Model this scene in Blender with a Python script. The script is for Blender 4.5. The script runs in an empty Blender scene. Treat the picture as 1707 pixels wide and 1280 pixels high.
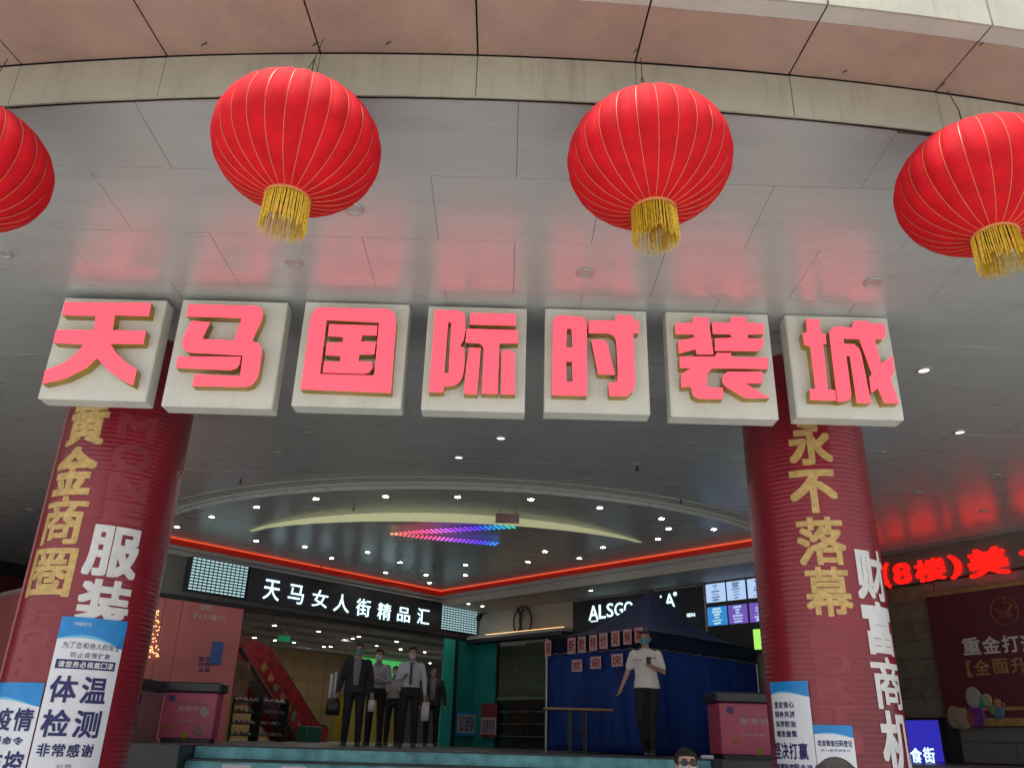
import bpy, bmesh, math, random
from mathutils import Vector, Matrix, noise
R = math.radians
random.seed(7)
SC = bpy.context.scene
COL = SC.collection

# ------------------------------------------------------------------ camera, sky, sun, exposure
F_PX, PITCH, ROLL, EYE = 1378.0, R(23.35), R(1.65), 1.65
cam = bpy.data.cameras.new('camera'); cam.sensor_width = 36; cam.lens = F_PX/1707*36
cam.clip_end = 1000; cam.clip_start = .05
camo = bpy.data.objects.new('camera', cam); COL.objects.link(camo)
camo.matrix_world = Matrix.Translation((0, 0, EYE)) @ Matrix.Rotation(R(90)+PITCH, 4, 'X') @ Matrix.Rotation(ROLL, 4, 'Z')
SC.camera = camo
world = bpy.data.worlds.new('World'); SC.world = world; world.use_nodes = True
wn = world.node_tree.nodes; wl = world.node_tree.links
sky = wn.new('ShaderNodeTexSky'); sky.sky_type = 'NISHITA'; sky.sun_disc = False
SUN_EL, SUN_AZ = R(75), R(205)          # azimuth clockwise from +Y: behind the viewer, a little left
sky.sun_elevation = SUN_EL; sky.sun_rotation = SUN_AZ; sky.dust_density = 4; sky.air_density = 1.0
hs = wn.new('ShaderNodeHueSaturation'); hs.inputs['Saturation'].default_value = .3
wl.new(sky.outputs[0], hs.inputs['Color']); wl.new(hs.outputs[0], wn['Background'].inputs[0])
wn['Background'].inputs[1].default_value = .15
sl = bpy.data.lights.new('sun', 'SUN'); sl.energy = 3.4; sl.angle = R(14); sl.color = (1, .96, .9)
so = bpy.data.objects.new('sun', sl); COL.objects.link(so)
sd = Vector((math.sin(SUN_AZ)*math.cos(SUN_EL), math.cos(SUN_AZ)*math.cos(SUN_EL), math.sin(SUN_EL)))
so.rotation_euler = sd.to_track_quat('Z', 'Y').to_euler()
SC.view_settings.view_transform = 'Standard'; SC.view_settings.look = 'None'
SC.view_settings.exposure = 0.70; SC.view_settings.gamma = 1
SC.view_settings.use_curve_mapping = False
SC.render.engine = 'CYCLES'
SC.cycles.use_denoising = True
SC.cycles.max_bounces = 8; SC.cycles.diffuse_bounces = 5; SC.cycles.glossy_bounces = 4
SC.cycles.sample_clamp_indirect = 6

# ------------------------------------------------------------------ where things stand
def ray(x, y):
    "direction in the place of a point seen at x, y of the photograph"
    u = (x-853.5)/F_PX; v = -(y-640)/F_PX; c, s = math.cos(ROLL), math.sin(ROLL)
    r = u*c - v*s; t = u*s + v*c
    return Vector((r, math.cos(PITCH)-t*math.sin(PITCH), math.sin(PITCH)+t*math.cos(PITCH)))
EYEV = Vector((0, 0, EYE))
def at_z(x, y, z): d = ray(x, y); return EYEV + d*((z-EYE)/d.z)
def at_y(x, y, Y): d = ray(x, y); return EYEV + d*(Y/d.y)
class Frame:
    "a wall: x to the viewer's right, y into the wall, z up"
    def __init__(s, o, xd, off=0.0):
        xd = Vector((xd[0], xd[1], 0)).normalized(); s.x = xd; s.y = Vector((-xd.y, xd.x, 0))
        s.o = Vector((o[0], o[1], 0)) + s.y*off
        s.M = Matrix(((s.x.x, s.y.x, 0, s.o.x), (s.x.y, s.y.y, 0, s.o.y), (0, 0, 1, 0), (0, 0, 0, 1)))
    def hit(s, px, py, off=0.0):
        d = ray(px, py); k = ((s.o - EYEV).dot(s.y) + off)/d.dot(s.y); p = EYEV + d*k - s.o
        return p.dot(s.x), p.z
    def w(s, x, y, z): return s.M @ Vector((x, y, z))
CEIL, TRAY, PLAT = 5.21, 5.10, 1.505
FL = Frame((-1.65, 21.38), (.667, .745))             # left inner wall
FR0 = Frame((-1.65, 21.38), (.678, -.735))           # edge of the right soffit
FR = Frame((-1.65, 21.38), (.678, -.735), 1.35)      # right inner wall
FW = Frame((7.33, 16.23), (.515, -.857))             # right wing wall
FLW = Frame((-11.54, 20.12), (.55, .835))           # left wing wall
FT = Frame((0, 0), (1, 0))

# ------------------------------------------------------------------ materials
MATS = {}
def mat(name, col=(.5, .5, .5), rough=.6, metal=0.0, emit=None, es=0.0, var=0.0, vscale=6.0, bump=0.0, bscale=80.0,
        stretch=(1, 1, 1), spec=.5, alpha=1.0, trans=0.0, coat=0.0, dirt=0.0, rvar=0.0, sheen=0.0):
    if name in MATS: return MATS[name]
    m = bpy.data.materials.new(name); m.use_nodes = True; nt = m.node_tree; n = nt.nodes; l = nt.links
    b = n['Principled BSDF']
    b.inputs['Base Color'].default_value = (*col, 1); b.inputs['Roughness'].default_value = rough
    b.inputs['Metallic'].default_value = metal; b.inputs['Specular IOR Level'].default_value = spec
    b.inputs['Alpha'].default_value = alpha; b.inputs['Transmission Weight'].default_value = trans
    b.inputs['Coat Weight'].default_value = coat; b.inputs['Sheen Weight'].default_value = sheen
    if emit: b.inputs['Emission Color'].default_value = (*emit, 1); b.inputs['Emission Strength'].default_value = es
    geo = n.new('ShaderNodeNewGeometry'); mp = n.new('ShaderNodeMapping'); mp.inputs['Scale'].default_value = stretch
    l.new(geo.outputs['Position'], mp.inputs['Vector'])
    last = None
    if var:
        tx = n.new('ShaderNodeTexNoise'); tx.inputs['Scale'].default_value = vscale; tx.inputs['Detail'].default_value = 5
        l.new(mp.outputs[0], tx.inputs['Vector'])
        rp = n.new('ShaderNodeMapRange'); rp.inputs['From Min'].default_value = .3; rp.inputs['From Max'].default_value = .7
        rp.inputs['To Min'].default_value = 1-var; rp.inputs['To Max'].default_value = 1+var
        l.new(tx.outputs['Fac'], rp.inputs['Value'])
        mx = n.new('ShaderNodeMix'); mx.data_type = 'RGBA'; mx.blend_type = 'MULTIPLY'; mx.inputs['Factor'].default_value = 1
        mx.inputs['A'].default_value = (*col, 1); l.new(rp.outputs[0], mx.inputs['B']); l.new(mx.outputs['Result'], b.inputs['Base Color'])
        last = mx
    if dirt:
        tx = n.new('ShaderNodeTexNoise'); tx.inputs['Scale'].default_value = 1.7; tx.inputs['Detail'].default_value = 9; tx.inputs['Roughness'].default_value = .7
        m2 = n.new('ShaderNodeMapping'); m2.inputs['Scale'].default_value = (9, 9, .6); l.new(geo.outputs['Position'], m2.inputs['Vector']); l.new(m2.outputs[0], tx.inputs['Vector'])
        rp = n.new('ShaderNodeMapRange'); rp.inputs['From Min'].default_value = .52; rp.inputs['From Max'].default_value = .75; rp.inputs['To Max'].default_value = dirt
        l.new(tx.outputs['Fac'], rp.inputs['Value'])
        mx = n.new('ShaderNodeMix'); mx.data_type = 'RGBA'; mx.inputs['B'].default_value = (.12, .10, .07, 1); mx.inputs['A'].default_value = (*col, 1)
        if last: l.new(last.outputs['Result'], mx.inputs['A'])
        l.new(rp.outputs[0], mx.inputs['Factor']); l.new(mx.outputs['Result'], b.inputs['Base Color'])
    if rvar:
        tx = n.new('ShaderNodeTexNoise'); tx.inputs['Scale'].default_value = vscale*1.3; tx.inputs['Detail'].default_value = 6
        l.new(mp.outputs[0], tx.inputs['Vector'])
        rp = n.new('ShaderNodeMapRange'); rp.inputs['To Min'].default_value = max(0, rough-rvar); rp.inputs['To Max'].default_value = rough+rvar
        l.new(tx.outputs['Fac'], rp.inputs['Value']); l.new(rp.outputs[0], b.inputs['Roughness'])
    if bump:
        tx = n.new('ShaderNodeTexNoise'); tx.inputs['Scale'].default_value = bscale; tx.inputs['Detail'].default_value = 4
        l.new(mp.outputs[0], tx.inputs['Vector'])
        bp = n.new('ShaderNodeBump'); bp.inputs['Strength'].default_value = bump; bp.inputs['Distance'].default_value = .02
        l.new(tx.outputs['Fac'], bp.inputs['Height']); l.new(bp.outputs[0], b.inputs['Normal'])
    MATS[name] = m; return m
M_ceil = mat('ceiling_panel_metal', (.44, .475, .47), .29, .2, var=.05, vscale=2.2, bump=.03, bscale=1.6, stretch=(.5, 2.5, 1), rvar=.06, spec=.8)
M_gap = mat('joint_black', (.012, .011, .01), .8)
M_soffit = mat('soffit_terracotta', (.33, .225, .185), .5, .0, var=.10, vscale=3.5, dirt=.25, bump=.05, bscale=30)
M_fascia = mat('fascia_champagne', (.43, .42, .34), .36, .35, var=.08, vscale=3, dirt=.35, rvar=.1)
M_strip = mat('strip_grey', (.47, .46, .42), .5, .2, var=.06, vscale=5, dirt=.2)
M_pave = mat('paving', (.42, .41, .39), .7, var=.12, vscale=1.2, bump=.1)
M_plat = mat('platform_tile', (.10, .09, .085), .28, var=.15, vscale=2)
M_teal = mat('teal_riser', (.14, .42, .46), .5, var=.4, vscale=5, bump=.1)
M_stone = mat('dark_stone', (.03, .03, .035), .4, var=.2)
M_boxw = mat('sign_box_white', (.62, .64, .58), .38, .0, var=.06, vscale=5, dirt=.14)
M_pink = mat('lit_pink_face', (.45, .03, .04), .35, emit=(1, .10, .15), es=.72)
M_gold = mat('gold_side', (.42, .27, .06), .35, .5, var=.15)
M_pillar = mat('pillar_red_vinyl', (.21, .008, .020), .32, var=.28, vscale=2, rvar=.08, coat=.3, stretch=(1, 1, .4))
M_ghost = mat('pillar_faint_print', (.25, .034, .05), .34, var=.1)
M_goldf = mat('gold_foil_print', (.56, .38, .14), .42, .25, var=.22, vscale=22, bump=.08, bscale=60)
M_white = mat('white_print', (.68, .68, .68), .45, var=.08, vscale=12)
M_poster = mat('poster_white', (.72, .75, .80), .35, var=.03)
M_blue = mat('poster_blue', (.01, .24, .62), .35, var=.1, vscale=10)
M_lblue = mat('poster_light_blue', (.16, .52, .78), .35)
M_navy = mat('poster_navy', (.02, .015, .12), .5)
M_silk = mat('lantern_red', (.50, .004, .012), .8, var=.16, vscale=9, bump=.12, bscale=240, spec=.2)
M_rib = mat('lantern_rib_gold', (.55, .20, .07), .45, .2)
M_fringe = mat('fringe_gold', (.62, .42, .03), .5, .15, var=.3, vscale=60)
M_wire = mat('wire_dark', (.03, .025, .02), .5)
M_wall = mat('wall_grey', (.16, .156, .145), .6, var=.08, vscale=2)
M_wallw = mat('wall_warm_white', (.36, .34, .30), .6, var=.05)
M_cornw = mat('cornice_grey', (.36, .36, .34), .55, var=.05)
M_red = mat('red_led_cove', (.5, .02, .01), .4, emit=(1, .02, .006), es=.035)
M_redhot = mat('red_led_edge', (.5, .05, .01), .4, emit=(1, .13, .05), es=.42)
M_black = mat('sign_black', (.012, .013, .016), .4)
M_board = mat('sign_charcoal', (.02, .024, .032), .55)
M_ledw = mat('led_white', (.8, .9, .9), .4, emit=(.6, .85, .95), es=.9)
M_ledt = mat('led_cold_teal', (.5, .8, .8), .4, emit=(.40, .60, .64), es=.62)
M_lamp = mat('lamp_lit', (1, 1, 1), .4, emit=(1, .97, .92), es=60)
M_lampd = mat('lamp_dim', (.8, .8, .8), .4, emit=(1, .98, .95), es=.9)
M_lampo = mat('lamp_off_lens', (.34, .34, .33), .3)
M_ring = mat('lamp_ring', (.42, .42, .41), .35, .4)
M_cove = mat('cove_glow', (.8, .8, .5), .5, emit=(.46, .50, .27), es=.22)
M_warm = mat('warm_strip', (.9, .7, .4), .5, emit=(1, .55, .22), es=1.0)
M_ledr = mat('led_letter_red', (.6, .02, .01), .4, emit=(1, .006, .004), es=1.15)
M_brown = mat('stone_brown', (.16, .135, .10), .5, var=.22, vscale=5)
M_brown2 = mat('stone_brown_alt', (.18, .15, .112), .5, var=.22, vscale=5)
M_maroon = mat('billboard_maroon', (.095, .014, .024), .5)
M_bgold = mat('billboard_gold', (.30, .17, .06), .5, var=.3, vscale=8)
M_bwhite = mat('billboard_white', (.52, .48, .48), .5)
M_teal2 = mat('teal_glass_frame', (.015, .22, .20), .3, var=.2, vscale=1.5)
M_teal3 = mat('teal_bright_frame', (.03, .42, .34), .35, var=.15, vscale=1.5)
M_glassd = mat('dark_glass', (.012, .018, .018), .08, spec=.8)
M_glassg = mat('green_grey_panel', (.13, .17, .12), .35, var=.15, vscale=2)
M_alu = mat('aluminium', (.34, .34, .32), .35, .6)
M_pinkw = mat('pink_wall', (.56, .17, .17), .35, var=.08, vscale=2, coat=.2)
M_pinkb = mat('booth_pink', (.42, .06, .12), .45, var=.12, vscale=4)
M_pinks = mat('booth_side_pink', (.25, .12, .14), .45, var=.1)
M_tent = mat('tent_blue', (.009, .062, .34), .55, var=.3, vscale=2.2, bump=.5, bscale=3, stretch=(2, 2, .5))
M_tentr = mat('tent_roof_navy', (.008, .015, .055), .9, var=.2, bump=.3, bscale=3)
M_card = mat('card_pink', (.48, .30, .31), .6, var=.12, vscale=15)
M_cardr = mat('card_red_ink', (.28, .02, .02), .6)
M_woodw = mat('wood_wall', (.42, .28, .12), .5, var=.12, vscale=3, stretch=(.5, .5, 3))
M_wood = mat('table_wood', (.24, .12, .06), .45, var=.2, vscale=8)
M_dark = mat('dark_metal', (.02, .02, .02), .45)
M_scrg = mat('screen_green', (.05, .3, .08), .4, emit=(.06, .42, .10), es=.55)
M_escr = mat('escalator_red', (.24, .012, .016), .4, var=.45, vscale=5)
M_yel = mat('yellow_panel', (.28, .22, .02), .5)
M_skin = mat('skin', (.38, .22, .15), .5, var=.06, vscale=30)
M_hair = mat('hair_black', (.012, .010, .009), .55, bump=.6, bscale=150, spec=.3)
M_mask = mat('mask_blue', (.18, .42, .52), .7)
M_maskw = mat('mask_white', (.75, .75, .75), .7)
M_shoe = mat('shoe_dark', (.02, .015, .015), .4)

# ------------------------------------------------------------------ mesh building
class MB:
    def __init__(s, M=None): s.bm = bmesh.new(); s.M = M
    def face(s, pts):
        try: return s.bm.faces.new([s.bm.verts.new(p) for p in pts])
        except ValueError: return None
    def box(s, x0, x1, y0, y1, z0, z1, bev=0.0):
        v = [s.bm.verts.new((x, y, z)) for z in (z0, z1) for y in (y0, y1) for x in (x0, x1)]
        fs = [s.bm.faces.new([v[i] for i in q]) for q in ((0, 2, 3, 1), (4, 5, 7, 6), (0, 1, 5, 4), (2, 6, 7, 3), (0, 4, 6, 2), (1, 3, 7, 5))]
        if bev:
            es = list({e for f in fs for e in f.edges}); bmesh.ops.bevel(s.bm, geom=es, offset=bev, segments=1, affect='EDGES')
        return s
    def prism(s, poly, y0, y1):
        "poly in x,z extruded from y0 to y1"
        a = [s.bm.verts.new((p[0], y0, p[1])) for p in poly]; b = [s.bm.verts.new((p[0], y1, p[1])) for p in poly]; n = len(poly)
        s.bm.faces.new(a); s.bm.faces.new(b[::-1])
        for i in range(n): s.bm.faces.new([a[i], b[i], b[(i+1) % n], a[(i+1) % n]])
        return s
    def slab(s, poly, z0, z1):
        a = [s.bm.verts.new((p[0], p[1], z0)) for p in poly]; b = [s.bm.verts.new((p[0], p[1], z1)) for p in poly]; n = len(poly)
        s.bm.faces.new(a); s.bm.faces.new(b[::-1])
        for i in range(n): s.bm.faces.new([a[i], b[i], b[(i+1) % n], a[(i+1) % n]])
        return s
    def lathe(s, prof, seg=32, c=(0, 0, 0), a0=0, a1=2*math.pi):
        full = abs(a1-a0-2*math.pi) < 1e-6; k = seg if full else seg+1; rings = []
        for r, z in prof:
            rings.append([s.bm.verts.new((c[0]+r*math.cos(a0+(a1-a0)*i/seg), c[1]+r*math.sin(a0+(a1-a0)*i/seg), c[2]+z)) for i in range(k)])
        for a, b in zip(rings, rings[1:]):
            for i in range(seg): j = (i+1) % k; s.bm.faces.new([a[i], a[j], b[j], b[i]])
        return s
    def tube(s, pts, r, seg=6, cap=True):
        pts = [Vector(p) for p in pts]; rings = []
        for i, p in enumerate(pts):
            d = (pts[min(i+1, len(pts)-1)]-pts[max(i-1, 0)]).normalized()
            u = d.orthogonal().normalized(); v = d.cross(u); rr = r[i] if isinstance(r, (list, tuple)) else r
            if rings: # keep rings aligned
                u0 = rings[-1][1]; u = (u0 - d*u0.dot(d)).normalized(); v = d.cross(u)
            rings.append(([s.bm.verts.new(p+(u*math.cos(2*math.pi*k/seg)+v*math.sin(2*math.pi*k/seg))*rr) for k in range(seg)], u))
        for (a, _), (b, _) in zip(rings, rings[1:]):
            for k in range(seg): s.bm.faces.new([a[k], a[(k+1) % seg], b[(k+1) % seg], b[k]])
        if cap: s.bm.faces.new(rings[0][0][::-1]); s.bm.faces.new(rings[-1][0])
        return s
    def ball(s, c, r, seg=14, rot=None):
        r = (r, r, r) if not isinstance(r, (tuple, list)) else r
        m = Matrix.Translation(c) @ (rot or Matrix()) @ Matrix.Diagonal((*r, 1))
        bmesh.ops.create_uvsphere(s.bm, u_segments=seg, v_segments=max(6, seg*2//3), radius=1, matrix=m); return s
    def cap(s, p, q, r1, r2, seg=10):
        p, q = Vector(p), Vector(q); s.tube([p, p.lerp(q, .5), q], [r1, (r1+r2)/2, r2], seg); s.ball(p, r1, seg); s.ball(q, r2, seg); return s
    def loft(s, rings, seg=18):
        "closed body of elliptical rings (cx,cy,z,rx,ry)"
        rs = [[s.bm.verts.new((cx+rx*math.cos(2*math.pi*k/seg), cy+ry*math.sin(2*math.pi*k/seg), z)) for k in range(seg)] for cx, cy, z, rx, ry in rings]
        for a, b in zip(rs, rs[1:]):
            for k in range(seg): s.bm.faces.new([a[k], a[(k+1) % seg], b[(k+1) % seg], b[k]])
        s.bm.faces.new(rs[0][::-1]); s.bm.faces.new(rs[-1]); return s
    def build(s, name, m, parent=None, loc=None, smooth=False, mod=None, tf=None, bevel=0):
        bmesh.ops.recalc_face_normals(s.bm, faces=s.bm.faces)
        if tf: s.bm.transform(tf)
        if s.M: s.bm.transform(s.M)
        base = Vector(loc) if loc is not None else Vector((0, 0, 0))
        if parent is not None: base = Vector(parent.get('_base', (0, 0, 0)))
        bmesh.ops.translate(s.bm, verts=s.bm.verts, vec=-base)
        me = bpy.data.meshes.new(name); s.bm.to_mesh(me); s.bm.free(); me.materials.append(m)
        if smooth: me.polygons.foreach_set('use_smooth', [True]*len(me.polygons))
        o = bpy.data.objects.new(name, me); COL.objects.link(o)
        if parent is not None: o.parent = parent
        else: o.location = base
        o['_base'] = tuple(base)
        if bevel:
            b = o.modifiers.new('b', 'BEVEL'); b.width = bevel; b.segments = 2; b.limit_method = 'ANGLE'
        return o
def tag(o, label=None, cat=None, group=None, kind=None):
    if label: o['label'] = label
    if cat: o['category'] = cat
    if group: o['group'] = group
    if kind: o['kind'] = kind
    return o
def thing(name, base, label, cat, group=None):
    o = bpy.data.objects.new(name, None); COL.objects.link(o); o.location = base; o['_base'] = tuple(base); o.empty_display_size = .1
    return tag(o, label, cat, group)
def copy_tree(o, parent=None):
    c = o.copy(); COL.objects.link(c); c.parent = parent
    for ch in list(o.children): copy_tree(ch, c)
    return c

# ------------------------------------------------------------------ lettering: each character's outline, made once from the built-in font
TXT = '配合天马女人街精品汇黄金商圈服装永不落幕财富机MONEYFORTUL8楼()美食重打造【全面升级体温检测非常感谢为了您和他的安防止疫情扩散请务必佩戴口罩就是命令控责任坚定信心同舟共济科学治准施策决赢阻击战欢迎微扫码登记时ALSGOVA®中国移动入场共本公告潮流时尚女装奶茶方便快捷新款特价促销福喜庆HINEWA街欢SQ进行'
GLY = {}
def make_glyphs():
    obs = []
    for ch in sorted(set(TXT)):
        c = bpy.data.curves.new('t', 'FONT'); c.body = ch; c.resolution_u = 3
        ob = bpy.data.objects.new('t', c); COL.objects.link(ob); obs.append((ch, ob))
    dg = bpy.context.evaluated_depsgraph_get()
    for ch, ob in obs:
        me = bpy.data.meshes.new_from_object(ob.evaluated_get(dg))
        vs = [(v.co.x, v.co.y) for v in me.vertices]; fs = [tuple(p.vertices) for p in me.polygons]
        cnt = {}
        for f in fs:
            for i in range(len(f)):
                e = (f[i], f[(i+1) % len(f)]); k = (min(e), max(e)); cnt[k] = cnt.get(k, 0)+1
        x0 = min(v[0] for v in vs); x1 = max(v[0] for v in vs); y0 = min(v[1] for v in vs); y1 = max(v[1] for v in vs)
        GLY[ch] = (vs, fs, [k for k, n in cnt.items() if n == 1], (x0, x1, y0, y1)); bpy.data.meshes.remove(me)
    for ch, ob in obs:
        c = ob.data; bpy.data.objects.remove(ob); bpy.data.curves.remove(c)
make_glyphs()
BOLD = {0: [(0, 0)], 1: [(0, 0), (-1, -1), (1, -1), (-1, 1), (1, 1)], 2: [(i, j) for i in (-1, 0, 1) for j in (-1, 0, 1)]}
def glyph(mb, ch, x0, x1, z0, z1, y=0.0, bold=1, w=.02, depth=0.0, fitbox=True):
    "one character filling the box, its face at y, its sides going back by depth"
    vs, fs, es, (a0, a1, b0, b1) = GLY[ch]
    sx = (x1-x0)/(a1-a0+2*w if fitbox else 1.0); sz = (z1-z0)/((b1-b0)+2*w if fitbox else 1.0)
    for k, (dx, dz) in enumerate(BOLD[bold]):
        yy = y + k*.0004
        V = [mb.bm.verts.new((x0+(v[0]-(a0 if fitbox else 0)+w*(1+dx))*sx, yy, z0+(v[1]-(b0 if fitbox else -.12)+w*(1+dz))*sz)) for v in vs]
        for f in fs:
            try: mb.bm.faces.new([V[i] for i in f])
            except ValueError: pass
        if depth:
            B = {}
            for a, b in es:
                for q in (a, b):
                    if q not in B: B[q] = mb.bm.verts.new((V[q].co.x, yy+depth, V[q].co.z))
                mb.bm.faces.new([V[a], V[b], B[b], B[a]])
    return mb
def line(mb, text, x0, x1, z0, z1, y=0.0, bold=1, w=.02, gap=.12, depth=0.0):
    n = len(text); cw = (x1-x0)/(n+gap*(n-1))
    for i, ch in enumerate(text):
        if ch == ' ': continue
        a = x0+i*cw*(1+gap); glyph(mb, ch, a, a+cw, z0, z1, y, bold, w, depth)
    return mb

# ================================================================== THE LARGE STRUCTURE
g = MB(); g.face([(-150, -150, 0), (150, -150, 0), (150, 150, 0), (-150, 150, 0)]); tag(g.build('ground', M_pave), kind='structure')
# platform and steps
EDGE = 11.75
p = MB().box(-22, 22, EDGE+.02, 40, 0, PLAT); tag(p.build('porch_floor', M_plat), kind='structure')
st = bpy.data.objects.new('entrance_steps', None); COL.objects.link(st); st['_base'] = (0, 0, 0)
tag(st, 'wide flight of steps with teal printed risers up to the mall entrance', 'steps')
SX0, SX1 = at_z(325, 1249, PLAT).x*EDGE/at_z(325, 1249, PLAT).y, 2.72
NS = 9; RH = PLAT/NS
for i in range(NS):
    z1 = PLAT - i*RH; y1 = EDGE - i*.30
    MB().box(SX0, SX1, y1-.285, EDGE+.02-.001*i, z1-RH-(RH if i < NS-1 else 0)+(.0), z1-RH).build('tread', M_stone, st) if i < NS-1 else None
    MB().box(SX0+.004, SX1-.004, y1, y1+.012, z1-RH+.012, z1-.016).build('riser_panel', M_teal, st)
    MB().box(SX0, SX1, y1-.02, y1+.28, z1-.014, z1+.001).build('nosing', M_stone, st)
# printed white marks on the second riser
y1 = EDGE-.30; zt = PLAT-RH
for px0, px1, k in [(370, 419, 0), (470, 512, 0), (575, 590, 1), (610, 622, 1), (683, 690, 0), (692, 740, 0), (815, 862, 0), (893, 938, 0), (980, 1010, 1), (1050, 1085, 0)]:
    a = at_y(px0, 1276, y1); b = at_y(px1, 1276, y1)
    q = MB(); q.face([(a.x, y1-.003, zt-.10), (b.x, y1-.003, zt-.10), (b.x+(.05 if k else 0), y1-.003, zt-.045), (a.x+(.05 if k else 0), y1-.003, zt-.045)])
    q.build('printed_mark', M_white, st)
for x0, x1, nm in ((-22, SX0-.01, 0), (SX1+.01, 22, 1)):
    tag(MB().box(x0, x1, EDGE-.55, EDGE+.01, 0, PLAT-.004).build('plinth', M_stone), kind='structure')

# ceiling of the porch: backing slab and separate panels, staggered rows
CC, CR = Vector((-.3, 26.0)), 22.1       # centre and radius of the canopy's curved front edge
def edge_y(x, r=CR): return CC.y - math.sqrt(max(r*r-(x-CC.x)**2, 1))
xs = [-22+i*.5 for i in range(89)]
poly = [(x, edge_y(x, CR-.02) if abs(x) < 20 else edge_y(20*math.copysign(1, x), CR-.02)) for x in xs]
bk = MB()
for i in range(len(xs)-1):
    bk.slab([(xs[i], poly[i][1]), (xs[i+1], poly[i+1][1]), (xs[i+1], 40), (xs[i], 40)], CEIL+.012, CEIL+.05)
ceil = tag(bk.build('porch_ceiling', mat('joint_grey', (.09, .09, .09), .8)), kind='structure')
row = 0; y = 3.88 - .79*0
rows = []
yy = 3.88
while yy < 30: rows.append((yy, yy+.79)); yy += .79
def in_tray(x, y): # ceiling beyond the outer arc is the lower tray
    return (x+.8)**2+(y-19.05)**2 < 7.02**2 or False
npan = 0; far = MB()
for r_, (a, b) in enumerate(rows):
    off = -.01 if r_ % 2 == 0 else .585
    k0 = -11 if a < 11 else -16
    for k in range(k0, 17 if a >= 11 else 12):
        x0 = off + k*1.187; x1 = x0+1.187
        j = random.uniform(-.0015, .0015); gp = .0018
        ya0, ya1 = a+gp, b-gp
        if r_ in (0, 1) or a < 11.5:
            e0, e1 = edge_y(x0), edge_y(x1)
            if b < min(e0, e1)+.02: continue
            if a < max(e0, e1)+.01: q = [(x0+gp, max(ya0, e0)), (x1-gp, max(ya0, e1)), (x1-gp, ya1), (x0+gp, ya1)]
            else: q = [(x0+gp, ya0), (x1-gp, ya0), (x1-gp, ya1), (x0+gp, ya1)]
            if q[0][1] > ya1-.02 or q[1][1] > ya1-.02: continue
        else: q = [(x0+gp, ya0), (x1-gp, ya0), (x1-gp, ya1), (x0+gp, ya1)]
        if a < 11 and abs((x0+x1)/2) < 9 and npan < 290:
            MB().slab(q, CEIL+j, CEIL+.012).build('ceiling_panel', M_ceil, ceil); npan += 1
        elif not in_tray((x0+x1)/2, (a+b)/2) or True: far.slab(q, CEIL+j*.5, CEIL+.012)
tag(far.build('far_ceiling_panels', M_ceil, ceil), kind='stuff')

# curved fascia, terracotta soffit and outer edge
fas = tag(bpy.data.objects.new('canopy_fascia', None), 'pale champagne curved fascia strip along the canopy front', 'fascia'); COL.objects.link(fas); fas['_base'] = (0, 0, 0)
sof = tag(bpy.data.objects.new('canopy_soffit', None), 'terracotta coloured curved soffit of the canopy above the lanterns', 'canopy'); COL.objects.link(sof); sof['_base'] = (0, 0, 0)
JT = .98/22.1; A0 = math.asin((-.27-CC.x)/22.1)
FZ = 5.545
def arc(a, r): return (CC.x+r*math.sin(a), CC.y-r*math.cos(a))
def wid(a): return .03*max(0, 1-(CC.x+CR*math.sin(a)))
def bandv(a0, a1, r, z0, z1, t, n=4, k=0, kt=0):
    m = MB()
    for i in range(n):
        b0 = a0+(a1-a0)*i/n; b1 = a0+(a1-a0)*(i+1)/n
        m.slab([arc(b0, r+k*wid(b0)), arc(b1, r+k*wid(b1)), arc(b1, r-t+(k-kt)*wid(b1)), arc(b0, r-t+(k-kt)*wid(b0))], z0, z1)
    bmesh.ops.remove_doubles(m.bm, verts=m.bm.verts, dist=1e-5); return m
for k in range(-11, 11):
    a0 = A0+k*JT; a1 = a0+JT; g0 = .0022/22
    bandv(a0+g0, a1-g0, CR+random.uniform(0, .003), CEIL-.012, FZ-.012, .015).build('fascia_panel', M_fascia, fas)
    g1 = .006/22
    bandv(a0+g1, a1-g1, CR+.42, FZ, FZ+.015, .415, k=1, kt=1).build('soffit_panel', M_soffit, sof)
    bandv(a0+g1, a1-g1, CR+.535, FZ-.002, FZ+.014, .112, k=1).build('edge_strip', M_strip, sof)
    bandv(a0+g1, a1-g1, CR+.55, FZ-.004, FZ+1.1, .013, k=1).build('outer_fascia_panel', M_fascia, sof)
bandv(A0-11*JT, A0+11*JT, CR+.53, FZ+.02, FZ+.05, .6, 44, k=1, kt=1).build('backing', M_gap, sof)
bandv(A0-11*JT, A0+11*JT, CR-.02, CEIL, FZ+.02, .02, 44).build('backing', M_gap, fas)
bandv(A0-11*JT, A0+11*JT, CR+.015, CEIL-.012, CEIL-.004, .03, 44).build('bottom_trim', M_fascia, fas)
tag(MB().box(-24, 24, 4.6, 42, FZ+1.1, FZ+1.3).build('canopy_roof', M_stone), kind='structure')
# rust stains and hooks left in the soffit
for px, py in [(345, 72), (1412, 118), (652, 70), (1640, 72), (1065, 82), (530, 72), (1575, 140)]:
    c = at_z(px, py, FZ-.004)
    m = MB().tube([c, c+Vector((-.02, 0, -.012)), c+Vector((-.03, 0, -.025))], .004, 5)
    m.build('hook', M_wire, sof)

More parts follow.
